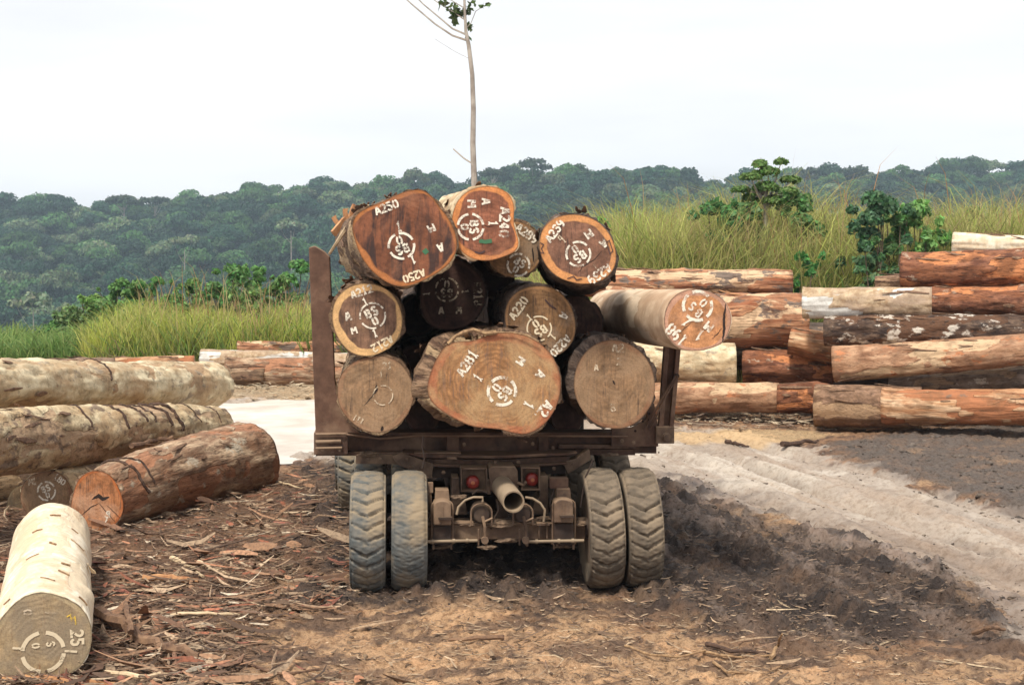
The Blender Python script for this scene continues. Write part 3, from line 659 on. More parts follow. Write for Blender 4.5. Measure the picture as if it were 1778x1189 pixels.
def tyre_mesh(depth=.016, R=.49, w=.275, sgn=1, lugs=29, seed=0):
    NA = lugs*12
    s = np.array([-1, -.96, -.88, -.76, -.62, -.48, -.34, -.2, -.08, 0, .08, .2, .34, .48, .62, .76, .88, .96, 1])
    tr = np.abs(s); R_s = R-.004*tr**2*4-.018*np.maximum(0, (tr-.86)/.14)**1.5
    th = np.arange(NA)/NA*2*math.pi; SS, TH = np.meshgrid(s, th)
    ph = (TH*lugs/(2*math.pi)+.07*vnoise(TH*11+seed, SS*2.3)+sgn*.62*(1-np.abs(SS))+.08*(SS > 0)) % 1
    g = (1-sstep(.0, .07, ph))+sstep(.80, .87, ph)
    g = np.clip(g, 0, 1)*(np.abs(SS) < .99)
    wear = np.clip(.85+.75*vnoise(TH*5+seed, SS*1.6)+.35*vnoise(TH*23, SS*5+seed), .12, 1.35)
    r = np.broadcast_to(R_s, SS.shape)-depth*g*wear+.004*vnoise(TH*30, SS*6+seed)+.003*vnoise(TH*75+seed, SS*14)
    x = SS*w*.5*.93
    # side walls
    side = [(-.5, .93), (-.52, .86), (-.5, .74), (-.44, .62), (-.36, .56)]
    L1 = [(np.full(NA, a*w), np.full(NA, b*R)) for a, b in side]
    cols = [(a, b) for a, b in reversed(L1)]+[(x[:, i], r[:, i]) for i in range(len(s))]+[(-a, b) for a, b in L1]
    X = np.stack([c[0] for c in cols], 1); RR = np.stack([c[1] for c in cols], 1)
    TT = np.repeat(th[:, None], X.shape[1], 1)
    V = np.stack([X, RR*np.cos(TT), RR*np.sin(TT)], -1).reshape(-1, 3)
    idx = np.arange(len(V)).reshape(X.shape); a = idx; b = np.roll(idx, -1, 0)
    Fq = np.stack([a[:, :-1], b[:, :-1], b[:, 1:], a[:, 1:]], -1).reshape(-1, 4)
    me = mesh_np('tyre', V, Fq, None, True)
    return me
def rim_mb(out=1):
    mb = MB(); o = out
    mb.lathe([(.275, -.11*o), (.285, -.1*o), (.25, -.06*o), (.24, 0), (.25, .06*o), (.285, .1*o), (.275, .11*o), (.22, .05*o), (.2, .0), (.1, -.03*o), (.09, .03*o), (.001, .04*o)], (0, 0, 0), (1, 0, 0), 28)
    for k in range(8):
        a = 2*math.pi*k/8; mb.lathe([(.014, 0), (.014, .03*o), (.001, .032*o)], (0*o, .155*math.cos(a), .155*math.sin(a)), (1, 0, 0), 6)
    return mb
tyre_new = tyre_mesh(.03, sgn=-1); tyre_worn = tyre_mesh(.006, sgn=-1, seed=5, lugs=33)
tyre_new.materials.append(M['tyre_tan']); tg = tyre_new.copy(); tg.materials[0] = M['tyre_grey']; tyre_worn.materials.append(M['tyre_grey'])
rimR = None
def wheel(x, y, z=.455, me=None, rot=0, camber=0, out=1, sc=1.):
    e = bpy.data.objects.new('wheel', None); C.objects.link(e); e.parent = truck; e.location = (x, y, z); e.rotation_euler = (0, camber, 0); e.scale = (1, sc, sc)
    t = bpy.data.objects.new('tyre', me); C.objects.link(t); t.parent = e; t.rotation_euler = (rot, 0, 0)
    r = rim_mb(out).build('rim', M['rim'], e, True)
    return e
WX = [-1.112, -.785, .785, 1.095]
for k, (x, me) in enumerate(zip(WX, (tg, tyre_worn, tyre_new, tyre_new))):
    wheel(x, 0, me=me, rot=.13*k, camber=(-.035 if k > 1 else .01), out=(-1 if k < 2 else 1))
    wheel(x+(.0 if k < 2 else -.02), 1.3, me=(tyre_new if k > 1 else tg), rot=.3+.17*k, camber=(-.03 if k > 1 else 0), out=(-1 if k < 2 else 1))
for k, (dx, y) in enumerate(((-.22, 3.4), (-.30, 4.65))):
    for x in WX: wheel(x+dx, y, me=tg, rot=.4*k+x, out=(-1 if x < 0 else 1))
wheel(-1.35, 8.3, me=tg, out=-1); wheel(.65, 8.3, me=tg)

YB = .45
# bolster: heavy I-beam across the trailer
mb = MB()
trect(mb, 550, 757, 1140, 787, YB+.06, .05)          # web
trect(mb, 547, 751, 1140, 757, YB-.03, .25)          # top flange
trect(mb, 548, 785, 970, 791, YB-.03, .25)           # bottom flange
trect(mb, 970, 772, 1104, 779, YB-.03, .25)
trect(mb, 1000, 780, 1103, 790, YB+.02, .16)
for x0, x1 in ((776, 797), (935, 953)): trect(mb, x0, 759, x1, 784, YB-.035, .09)
mb.build('bolster_beam', M['steel'], truck, bevel=.004)
mb = MB(); tpoly(mb, [(547, 786), (547, 750), (1055, 750), (1040, 757), (985, 771), (560, 786)], YB+.3, .05)
mb.build('gap_blocker_plate', M['steel_dark'], truck)  # dark plate added to close the bright gap below the logs
mb = MB()
tpoly(mb, [(1062, 744), (1098, 742), (1122, 728), (1128, 700), (1136, 700), (1143, 744), (1143, 775), (1062, 775)], YB-.06, .04)
mb.build('end_bracket', M['steel'], truck, bevel=.003)
mb = MB(); trect(mb, 1139, 740, 1171, 770, YB-.09, .2); mb.build('end_block', M['steel_dusty'], truck, bevel=.006)
mb = MB(); c0 = T(1157, 759, YB-.09); mb.lathe([(.042, -.004), (.042, -.014), (.03, -.016), (.03, -.036), (.001, -.038)], c0, (0, 1, 0), 18); mb.build('bolt', M['steel_dusty'], truck, True)
for hx, hy in ((1127, 707), (1127, 718), (1127, 729), (1116, 731), (1103, 748)):
    mb = MB(); mb.lathe([(.011, 0), (.011, -.003), (.001, -.0035)], T(hx, hy, YB-.061), (0, 1, 0), 10); mb.build('bolt_hole', M['crack'], truck)
# left stake, with a flared foot
mb = MB(); tpoly(mb, [(536, 430), (546, 427), (563, 437), (572, 446), (577, 560), (581, 660), (590, 705), (607, 735), (625, 752), (548, 753)], YB-.1, .17)
mb.build('stake', M['stake'], truck, bevel=.006)
mb = MB(); trect(mb, 545, 751, 604, 789, YB-.12, .24); mb.build('stake_foot', M['steel'], truck, bevel=.005)
for z in ((752, .010, 600), (765, .016, 592), (776, .01, 594)):
    mb = MB(); a = T(548, z[0]+2, YB-.145); b = T(z[2], z[0]+1, YB-.145); mb.tube([a, b], z[1], 8); mb.build('pin', M['steel_dusty'], truck, True)
mb = MB(); mb.tube([T(600, 754, YB-.13), T(660, 762, YB-.12), T(720, 757, YB-.12), T(1000, 757, YB-.12), T(1090, 758, YB-.12)], .009, 6); mb.build('cable', M['stake'], truck, True)
# right stake (U section) and its chain
mb = MB(); tpoly(mb, [(1154, 600), (1183, 596), (1170, 741), (1144, 741)], YB-.02, .03)
tpoly(mb, [(1154, 600), (1162, 600), (1152, 741), (1144, 741)], YB-.085, .065); tpoly(mb, [(1175, 596), (1183, 596), (1170, 741), (1163, 741)], YB-.085, .065)
mb.build('stake', M['stake'], truck, bevel=.003)
mb = MB(); mb.lathe([(.02, -.02), (.02, .03), (.001, .032)], T(1175, 652, YB-.1), (0, 1, 0), 10); mb.build('hook', M['steel_dark'], truck)
for dx, r in ((0, .010), (9, .008)):
    mb = MB(); mb.tube([T(1174+dx*.4, 652, YB-.115), T(1150+dx*.5, 690, YB-.12), T(1120+dx, 745, YB-.1)], r, 6); mb.build('chain', M['steel'], truck, True)
# chassis cross member (shallow V)
mb = MB()
tpoly(mb, [(618, 790), (684, 789), (690, 806), (618, 805)], YB-.05, .14)
mb.build('wing_beam', M['steel_dusty'], truck, bevel=.003)
mb = MB(); tpoly(mb, [(680, 792), (700, 786), (754, 806), (748, 829), (690, 807)], YB-.12, .12); mb.build('wing_beam', M['steel_dusty'], truck, bevel=.004)
mb = MB(); tpoly(mb, [(1000, 796), (1023, 779), (1026, 798), (986, 823), (977, 802)], YB-.12, .12); mb.build('wing_beam', M['steel_dusty'], truck, bevel=.004)
mb = MB(); tpoly(mb, [(700, 786), (728, 788), (800, 790), (870, 791), (940, 787), (1003, 786), (1000, 790), (940, 792), (870, 796), (800, 795), (735, 795)], YB-.2, .3)
tpoly(mb, [(735, 797), (800, 797), (870, 798), (940, 794), (990, 792), (985, 803), (930, 806), (850, 809), (755, 806)], YB-.1, .05)
tpoly(mb, [(754, 806), (850, 809), (930, 806), (985, 803), (985, 806), (930, 810), (850, 813), (754, 810)], YB-.2, .3)
mb.build('cross_member', M['steel'], truck, bevel=.003)
for q_ in ((751, 811, 806, 829), (940, 806, 982, 823)):
    mb = MB(); trect(mb, *q_, YB-.06, .1); mb.build('gusset_plate', M['steel_dark'], truck, bevel=.003)
mb = MB(); trect(mb, 776, 793, 793, 797, YB-.23, .1); trect(mb, 720, 785, 800, 788, YB-.21, .1); mb.build('wear_plate', M['steel_dusty'], truck)
# rail ends hanging below
for pts in ([(785, 829), (797, 829), (799, 865), (808, 872), (812, 893), (786, 893), (784, 850)], [(938, 826), (951, 826), (953, 893), (925, 893), (927, 873), (937, 862)]):
    mb = MB(); tpoly(mb, pts, YB-.3, .28); mb.build('rail_end', M['steel_dusty'], truck, bevel=.004)
mb = MB(); trect(mb, 786, 840, 806, 900, YB, 6.5); trect(mb, 931, 840, 951, 900, YB, 6.5); mb.build('chassis_rail', M['steel_dark'], truck)
# lamp boxes and lamps
for (x0, y0, x1, y1, cx, cy) in ((800, 812, 846, 854, 820.5, 836), (905, 811, 938, 851, 923.5, 831)):
    mb = MB(); yl = YB-.34
    for r in ((x0, y0, x1, y0+2.5), (x0, y1-2.5, x1, y1), (x0, y0+2.5, x0+2.5, y1-2.5), (x1-2.5, y0+2.5, x1, y1-2.5)): trect(mb, *r, yl, .14)
    trect(mb, x0+3, y0+3, x1-3, y1-3, yl+.12, .01); mb.build('lamp_box', M['steel_dusty'], truck)
    mb = MB(); c0 = T(cx, cy, yl+.11); mb.lathe([(.057, 0), (.057, -.03), (.052, -.045), (.04, -.055), (.001, -.06)], c0, (0, 1, 0), 24); lp = mb.build('tail_lamp', M['lens'], truck, True)
    mb = MB(); mb.lathe([(.018, -.055), (.016, -.064), (.001, -.066)], c0, (0, 1, 0), 14); mb.build('lens_centre', M['lens_c'], lp, True)
mb = MB(); mb.tube([T(898, 838, YB-.36), T(909, 842, YB-.36), T(913, 836, YB-.37)], .014, 8); mb.build('cable_clip', M['steel_dusty'], truck, True)
# socket and the long draw tube sticking out backwards
mb = MB()
def hexring(y0, dy):
    tpoly(mb, [(848, 815), (854, 809), (893, 809), (899, 817), (900, 848), (896, 860), (868, 868), (852, 850)], y0, dy)
hexring(YB-.36, .3); mb.build('tube_socket', M['steel_dusty'], truck, bevel=.01)
mb = MB(); trect(mb, 846, 832, 852, 858, YB-.34, .03); mb.build('socket_clamp', M['steel_dusty'], truck)
mb = MB(); trect(mb, 863, 868, 882, 899, YB-.2, .06); mb.build('socket_leg', M['steel_dusty'], truck, bevel=.003)
a = T(871, 842, YB-.3); b = T(891.5, 871, YB-1.02); ax = norm(b-a); ln = np.linalg.norm(b-a)
mb = MB(); mb.lathe([(.087, 0), (.087, ln*.5), (.088, ln-.01), (.086, ln), (.074, ln), (.073, ln-.3), (.073, ln-.6), (.0005, ln-.6)], a, ax, 32)
dt = mb.build('draw_tube', M['tube'], truck, True)
# spring packs with U-bolts
for (cx, y0, y1, hw) in ((768, 868, 912, 15.5), (979, 866, 908, 17)):
    n = 12; dome = [(cx+hw*math.cos(math.pi*k/n), y0+9-9*math.sin(math.pi*k/n)) for k in range(n+1)]
    mb = MB(); tpoly(mb, dome+[(cx-hw, y1), (cx+hw, y1)], -.26, .16); mb.build('spring_saddle', M['steel_dusty'], truck, bevel=.012)
    mb = MB(); tpoly(mb, [(cx-1, y0+10), (cx+1.5, y0+10), (cx+1.5, y1-1), (cx-1, y1-1)], -.268, .01); mb.build('saddle_rib', M['steel_dusty'], truck)
    for dd in (0, 5):
        P_ = [T(cx-hw-2.5-dd*.4, 944, -.2+dd*.02), T(cx-hw-2.5-dd*.4, y0+12, -.2+dd*.02)]+[T(cx+(hw+2.5)*math.cos(math.pi-math.pi*k/10), y0+10-11*math.sin(math.pi*k/10), -.2+dd*.02) for k in range(1, 10)]+[T(cx+hw+2.5, y0+12, -.2+dd*.02), T(cx+hw+2.5, 944, -.2+dd*.02)]
        mb = MB(); mb.tube(P_, .008, 6); mb.build('u_bolt', M['steel_dusty'], truck, True)
    mb = MB(); tpoly(mb, [(cx-12, y0-18), (cx+11, y0-18), (cx+13, y0), (cx-13, y0)], -.15, .12); mb.build('spring_hanger', M['steel_dusty'], truck, bevel=.004)
    mb = MB()
    for k in range(6): mb.box(T(cx-12, 0, 0)[0], T(cx+12, 0, 0)[0], -.3+.09*k, 1.5-.09*k, .60-.019*k, .616-.019*k)
    mb.build('leaf_spring', M['steel_dark'], truck)
    mb = MB(); trect(mb, cx-hw, y1+1, cx+hw, 945, -.22, .04); mb.build('clamp_plate', M['steel_dark'], truck)
    for q in (-1, 1):
        mb = MB(); mb.tube([T(cx+q*hw, 944, -.2), T(cx+q*hw, 953, -.2)], .01, 6); mb.build('u_bolt_nut', M['steel_dusty'], truck, True)
mb = MB(); trect(mb, 742, 838, 752, 855, -.1, .05); mb.tube([T(747, 855, -.08), T(749, 895, -.08), T(742, 903, -.1)], .012, 6); mb.build('damper_strut', M['steel_dusty'], truck)
mb = MB(); trect(mb, 955, 830, 987, 848, -.12, .1); mb.build('hanger_bracket', M['steel'], truck, bevel=.004)
# brake chambers with hoses
for (cx, cy, r) in ((836, 893, 18), (908, 893, 17)):
    mb = MB(); R0 = r/222; c0 = T(cx, cy, -.2); mb.lathe([(R0*.75, 0), (R0*.95, .015), (R0, .03), (R0, .12), (R0*1.06, .13), (R0*1.06, .15), (R0, .16), (R0*.9, .24), (.001, .25)], c0, (0, 1, 0), 26)
    ch = mb.build('brake_chamber', M['steel_dark'], truck, True)
    P_ = [T(cx-r, 911, -.215), T(cx-r, cy-4, -.215)]+[T(cx-r*math.cos(math.pi*k/8), cy-4-r*.85*math.sin(math.pi*k/8), -.215) for k in range(1, 8)]+[T(cx+r, cy-4, -.215), T(cx+r, 911, -.215)]
    mb = MB(); mb.tube(P_, .008, 6); mb.build('chamber_yoke', M['steel_dusty'], ch, True)
hoses = ([(793, 893), (796, 880), (808, 868), (822, 863), (838, 863), (838, 871)], [(912, 863), (925, 865), (938, 873), (946, 885), (944, 905)])
for h in hoses:
    mb = MB(); mb.tube([T(x, y, -.24) for x, y in h], .010, 8); mb.build('air_hose', M['tube'], truck, True)
# axle, brake rods and levers
mb = MB(); trect(mb, 741, 911, 1016, 936, -.1, .16); trect(mb, 741, 907, 1016, 911, -.13, .2); mb.build('axle_beam', M['steel_dusty'], truck, bevel=.008)
mb = MB(); mb.box(-1.0, 1.0, 1.22, 1.38, .38, .52); mb.build('axle_beam', M['steel_dark'], truck, bevel=.01)
for x0, x1 in ((738, 829), (917, 1014)):
    mb = MB(); mb.tube([T(x0, 940, -.24), T(x1, 938, -.24)], .013, 8)
    for q in (.15, .55, .8): mb.lathe([(.019, -.01), (.019, .01), (.001, .011)], T(x0+(x1-x0)*q, 940-2*q, -.24), (1, 0, 0), 10)
    mb.build('brake_rod', M['tube'], truck, True)
for cx in (842, 913):
    mb = MB(); mb.tube([T(cx-4, 896, -.27), T(cx, 915, -.28), T(cx, 935, -.26), T(cx+2, 947, -.25)], .013, 7)
    mb.tube([T(cx, 905, -.28), T(cx+13, 899, -.27)], .009, 6); mb.tube([T(cx-11, 918, -.25), T(cx-11, 946, -.25)], .008, 6)
    mb.lathe([(.03, 0), (.03, .03), (.001, .031)], T(cx, 938, -.29), (0, 1, 0), 10); mb.build('slack_adjuster', M['steel_dusty'], truck, True)
mb = MB(); trect(mb, 932, 908, 954, 912, -.2, .1); mb.tube([T(936, 912, -.17), T(936, 934, -.17)], .008, 6); mb.tube([T(950, 912, -.17), T(950, 934, -.17)], .008, 6); mb.tube([T(944, 908, -.17), T(946, 882, -.17)], .01, 6); mb.build('axle_bracket', M['steel_dusty'], truck)
# tyre valve between the right pair, hubs
mb = MB(); mb.tube([(-1.0, 0, .455), (1.0, 0, .455)], .09, 16); mb.build('hub_tube', M['steel_dark'], truck, True)
for (px_, py_) in ((640, 797), (660, 797), (707, 797), (733, 812), (1010, 790), (995, 805), (806, 771), (925, 770), (960, 777), (1080, 765), (1100, 768), (860, 803), (900, 802), (770, 820), (962, 813), (560, 780), (590, 781)):
    mb = MB(); mb.lathe([(.017, 0), (.017, -.012), (.009, -.013), (.009, -.02), (.001, -.021)], T(px_, py_, YB-.2 if 760 < px_ < 1000 and py_ > 785 else YB-.122), (0, 1, 0), 6); mb.build('bolt', M['steel_dusty'], truck)
for pts_ in ([(735, 757), (733, 775), (737, 795), (734, 812)], [(735, 830), (742, 838), (744, 862), (742, 905)], [(962, 850), (955, 872), (958, 900)], [(862, 866), (866, 885), (858, 900), (852, 918)], [(1030, 798), (1016, 830), (1008, 880)], [(820, 858), (830, 850), (848, 856)]):
    mb = MB(); mb.tube([T(x, y, YB-.42 if y < 820 and x < 760 else -.12) for x, y in pts_], .008, 6); mb.build('air_hose', M['steel_dark'], truck, True)
# mud caked on axle, saddles and beams
for k_, (px_, py_, r_) in enumerate(((760, 909, .05), (815, 909, .035), (870, 909, .05), (940, 908, .04), (990, 909, .05), (768, 949, .03), (980, 948, .03), (845, 950, .03), (715, 806, .03), (640, 788, .04), (920, 808, .03), (1060, 789, .03), (795, 862, .03), (944, 900, .03), (880, 937, .04))):
    bm = bmesh.new(); bmesh.ops.create_icosphere(bm, subdivisions=3, radius=1)
    for v in bm.verts: n_ = float(fbm(v.co.x*2+k_*7, v.co.y*2, v.co.z*2, 3)); v.co *= 1+.45*n_; v.co.x *= r_*2.2; v.co.y *= r_*1.3; v.co.z *= r_*.5
    me = bpy.data.meshes.new('caked_mud'); bm.to_mesh(me); bm.free(); o_ = link('caked_mud', me, M['mudcake'], truck); o_.location = T(px_, py_, YB-.08 if py_ < 830 else -.1).tolist()
# forward part of the trailer: second bolster, reach, headboard (unseen), with frames added to block bright gaps
mb = MB(); mb.box(-1.55, 1.35, 5.0, 5.25, 1.02, 1.22); mb.build('bolster_beam', M['steel'], truck, bevel=.01)
mb = MB(); mb.box(-1.2, 1.0, 6.75, 6.82, .75, 2.3)
for x in (-1.1, -.65, -.2, .25, .7): mb.box(x, x+.08, 6.68, 6.748, .75, 2.27)
mb.build('headboard', M['steel_dark'], truck, bevel=.01)
mb = MB(); mb.box(-1.25, 1.0, 2.6, 3.0, .55, 1.2); mb.build('gap_blocker_frame', M['steel_dark'], truck, bevel=.02)  # added mass, stops bright ground showing through under the load
mb = MB(); mb.box(-1.35, .8, 4.0, 4.3, .5, 1.15); mb.build('gap_blocker_frame', M['steel_dark'], truck, bevel=.02)
mb = MB(); mb.box(-1.25, .95, 6.9, 8.9, .45, 2.05); mb.box(-1.1, .8, 8.9, 9.4, .45, 1.5); mb.build('cab', M['steel_dusty'], truck, bevel=.08)

# ------------------------------------------------------------ the load
def lp(px, py, D): return at(px, py, D)
GRP = 'numbered logs loaded on the truck'
VPX = (680, 430)
def tlog(label, cx, cy, Rpx, D, far, bark, face, outline=None, Lh=6.0, rf=1., **k):
    nc = at(cx, cy, D); R = Rpx*D/F
    if far is None: fc = nc+TF*Lh
    else: fc = at(*far)
    return make_log(label, nc, fc, R, rf, outline, bark=bark, face=face, group=GRP, facecam=(math.sin(HA), -math.cos(HA), 0.04), **k)
# top row
o = px_outline([(668, 352), (700, 336), (727, 329), (745, 336), (760, 358), (778, 380), (790, 405), (793, 432), (782, 455), (762, 470), (735, 485), (712, 495), (690, 497), (665, 485), (640, 462), (622, 430), (614, 400), (612, 380), (640, 362)], 705, 413, 85)
A250 = tlog('large red log numbered A250 with streaked cut end, top left of the load', 705, 413, 85, 11.0, (652, 428, 14.2), 'b_brown', 'f_redstreak', o, thick=.018, rough=.012, strips=34, dl=.04,
     marks=[('A250', 671, 360, 14, 21), ('1', 693, 394, 15, 12), ('ring', 697, 427, 22, 200, 4.2), ('1', 717, 451, 13, 200), ('M', 750, 396, 14, 205), ('A', 765, 430, 15, 200), ('A250', 719, 479, 13, 199, 'paint_cream'), ('poly', 0+740, 437, [(736, 433), (742, 440)], 9, 'paint_green')])
o = px_outline([(787, 372), (795, 350), (812, 333), (840, 325), (862, 326), (882, 335), (891, 350), (890, 380), (893, 400), (901, 420), (900, 433), (880, 442), (862, 449), (840, 452), (815, 446), (798, 432), (787, 405)], 840, 390, 58)
tlog('red log numbered A240 with ragged top and green paint dab, right of the A250 log', 840, 390, 58, 11.1, (795, 388, 13.8), 'b_cream', 'f_red2', o, thick=.012, strips=10,
     marks=[('M', 819, 353, 15, -90), ('A', 844, 350, 15, -90), ('A240', 876, 386, 17, -93), ('1', 856, 388, 14, -90), ('ring', 817, 394, 22, -90, 4.2), ('poly', 843, 419, [(832, 418), (843, 420), (854, 418)], 7, 'paint_green'), ('poly', 830, 437, [(824, 437), (833, 440), (842, 436)], 3, 'chalk')],
     cracks=[((838, 390), (848, 394), (858, 393), 1.2)])
tlog('small dull brown log wedged in the top row between two larger red logs', 893, 433, 48, 11.7, None, 'b_brown', 'f_brown', [(q, 1) for q in range(0, 360, 40)], thick=.008, rf=.9,
     marks=[('A289', 915, 405, 14, -35), ('ring', 900, 460, 19, -30, 3.6)], cracks=[((925, 430), (926, 455), 3)])
o = px_outline([(936, 420), (941, 398), (960, 380), (985, 373), (1010, 374), (1040, 386), (1058, 405), (1069, 430), (1071, 455), (1062, 475), (1045, 488), (1020, 493), (990, 489), (960, 475), (944, 455), (937, 438)], 1003, 433, 66)
tlog('round log numbered A239 with a bright orange sapwood ring, top right of the truck load', 1003, 433, 65, 11.0, (1001, 446, 13.0), 'b_dark', 'f_orange', o, thick=.016, strips=12, rough=.012, rf=1.22,
     marks=[('A239', 963, 401, 14, 53), ('1', 979, 417, 8, 35, 'paint_faint'), ('0', 972, 413, 8, 35, 'paint_faint'), ('ring', 1004, 441, 21, 215, 3.6), ('M', 1023, 406, 15, 215), ('A', 1048, 423, 15, 215), ('A239', 1041, 476, 15, 214), ('1', 1034, 464, 9, 214, 'paint_faint'),
            ('poly', 1060, 430, [(1054, 420), (1058, 418), (1064, 436), (1059, 441), (1055, 428)], 1.6, 'chalk'), ('poly', 1000, 484, [(985, 484), (996, 480), (1001, 486), (1010, 484)], 1.8, 'chalk'), ('poly', 941, 430, [(938, 422), (944, 425), (940, 432), (944, 440), (938, 438)], 1.6, 'chalk')],
     cracks=[((1046, 435), (1030, 452), (1012, 463), (1003, 475), 1.3)])
for i_, (px_, py_, D_, l_) in enumerate(((588, 392, 13.2, .2), (600, 378, 13.2, .17), (610, 372, 13.3, .2), (594, 385, 13.1, .12))):
    p_ = at(px_, py_, D_); mb = MB(); mb.prism([(-.03, 0, -.15), (.035, 0, -.15), (.03, 0, l_*.3), (.05, 0, l_*.45), (.0, 0, l_*.5), (-.01, 0, l_*.3)], .025); 
    o_ = mb.build('splinter', M['strip_orange'], A250[0]); o_.location = (p_-A250[1]['base']).tolist(); o_.rotation_euler = (0, .5*(i_-1.5), .3*i_)
mb = MB(); a_ = at(572, 441, 11.9)-A250[1]['base']; b_ = at(640, 356, 11.6)-A250[1]['base']; c_ = at(604, 392, 11.75)-A250[1]['base']; mb.tube([a_, c_, b_], [.012, .02, .008], 5); mb.build('bark_strip', M['strip_pale'], A250[0])
# middle row
o = px_outline([(577, 545), (583, 520), (600, 502), (625, 492), (655, 494), (680, 508), (694, 532), (699, 560), (692, 588), (670, 608), (640, 619), (610, 613), (590, 592), (580, 570)], 637, 556, 62)
tlog('log numbered A212 with a yellow sapwood ring, beside the left stake', 637, 556, 61, 11.3, None, 'b_brown', 'f_yellowsap', o, thick=.016, strips=24, rough=.012, Lh=5.5,
     marks=[('A212', 628, 506, 13, 19), ('1', 634, 524, 12, 25), ('A', 604, 549, 15, 15), ('M', 614, 574, 12, 15), ('ring', 647, 548, 22, 25, 3), ('1', 651, 578, 13, 20), ('A212', 664, 597, 13, 208, 'paint_cream')])
tlog('dark shadowed log numbered A218 set back in the middle of the load', 785, 512, 59, 12.3, None, 'b_dark', 'f_shaded', None, thick=.012, Lh=5, 
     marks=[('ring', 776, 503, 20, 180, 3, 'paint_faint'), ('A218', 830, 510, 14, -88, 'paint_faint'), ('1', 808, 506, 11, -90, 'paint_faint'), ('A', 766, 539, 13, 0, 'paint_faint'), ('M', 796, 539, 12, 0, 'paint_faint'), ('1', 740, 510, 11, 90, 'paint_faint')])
o = px_outline([(877, 545), (884, 520), (905, 503), (935, 497), (965, 503), (987, 525), (998, 555), (996, 590), (980, 610), (960, 619), (930, 615), (900, 600), (882, 575)], 938, 557, 61)
tlog('brown log numbered A220 resting on the biggest log of the load', 938, 557, 61, 11.4, (898, 540, 13.5), 'b_dark', 'f_brown', o, thick=.014, strips=14, rough=.012,
     marks=[('A220', 900, 535, 14, 54, 'paint_cream'), ('1', 919, 551, 11, 35, 'paint_cream'), ('ring', 936, 570, 21, 215, 2.6, 'paint_cream'), ('A', 979, 548, 15, 235), ('A220', 973, 600, 14, 226), ('1', 959, 584, 12, 225, 'paint_cream'), ('poly', 955, 530, [(946, 520), (955, 530), (966, 537)], 2.5, 'chalk')])
o = px_outline([(1153, 560), (1157, 535), (1170, 515), (1192, 504), (1215, 504), (1240, 510), (1258, 522), (1268, 540), (1271, 555), (1266, 575), (1255, 595), (1235, 603), (1210, 608), (1185, 606), (1165, 592)], 1210, 556, 56)
nc_ = at(1210, 556, 10.75)
tlog('smooth tan log with orange cut end marked 198, jutting past the right stake', 1210, 556, 56, 10.75, (1060, 545, 14.3), 'b_tan', 'f_salmon', o, thick=.004, rough=.002, lump=.012,
     marks=[('plainring', 1211, 531, 25, 30, 5.5), ('S', 1202, 532, 14, 140), ('0', 1221, 526, 14, 135), ('B', 1213, 544, 14, 140), ('1', 1192, 559, 16, 120), ('198', 1174, 581, 18, 137), ('M', 1231, 568, 16, 140), ('1', 1214, 581, 17, 150)],
     cracks=[((1260, 527), (1257, 550), (1257, 575), (1254, 594), 4.5), ((1253, 570), (1245, 580), (1236, 588), 1.3), ((1200, 560), (1182, 576), 1)])
# bottom row
o = px_outline([(586, 680), (592, 650), (612, 630), (640, 620), (668, 618), (695, 630), (712, 655), (719, 680), (712, 710), (695, 735), (665, 751), (635, 748), (608, 730), (590, 705)], 652, 685, 66)
tlog('muddy brown round log at the bottom left of the load against the stake foot', 652, 685, 66, 11.3, None, 'b_brown', 'f_mud', o, thick=.014, strips=16, rough=.01,
     marks=[('21', 672, 635, 12, 0, 'paint_faint'), ('1', 662, 650, 9, 0, 'paint_faint'), ('plainring', 665, 686, 17, 20, 2, 'paint_faint'), ('111', 622, 728, 9, 150, 'paint_faint')], cracks=[((653, 677), (645, 690), (632, 704), 1.6), ((654, 668), (653, 678), (648, 684), 5), ((664, 740), (662, 748), 5)])
o = px_outline([(741, 690), (745, 655), (755, 630), (768, 605), (785, 590), (800, 594), (818, 595), (840, 585), (862, 578), (890, 577), (918, 583), (940, 598), (958, 615), (970, 640), (975, 665), (972, 690), (960, 720), (940, 742), (918, 754), (895, 755), (880, 745), (850, 742), (815, 738), (790, 725), (765, 710)], 860, 665, 105)
A281 = tlog('biggest log of the load, ringed brown end numbered 281 inside thick shaggy bark', 860, 665, 105, 11.0, (818, 632, 15.5), 'b_brown', 'f_big', o, thick=.085, tdir=165, strips=40, rough=.012, dl=.04,
     marks=[('A281', 811, 630, 16, 56), ('1', 830, 655, 15, 55), ('ring', 871.5, 679, 24, 235, 5.5), ('M', 905, 626, 15, 236), ('A', 939, 650, 17, 236), ('1', 918, 703, 16, 240), ('A2.', 943, 715, 18, 233)])
for pts_, r_, nm_ in (([(778, 597), (792, 583), (806, 577), (822, 572), (842, 579), (862, 577)], .017, 'scar'), ([(862, 577), (890, 577), (915, 582), (935, 593)], .007, 'scar'), ([(752, 622), (760, 604), (775, 592)], .014, 'strip'), ([(738, 675), (742, 645), (752, 622)], .012, 'strip')):
    mb = MB(); mb.tube([at(x, y, 10.99+.01*(i % 2))-A281[1]['base'] for i, (x, y) in enumerate(pts_)], [r_*(.7+.5*abs(math.sin(1.9*i+1))) for i in range(len(pts_))], 6); mb.build('bark_strip', M[nm_], A281[0], True)
o = px_outline([(996, 672), (1000, 640), (1015, 612), (1040, 594), (1068, 590), (1098, 600), (1125, 625), (1137, 660), (1135, 695), (1120, 720), (1095, 740), (1062, 744), (1032, 735), (1010, 710)], 1066, 667, 72)
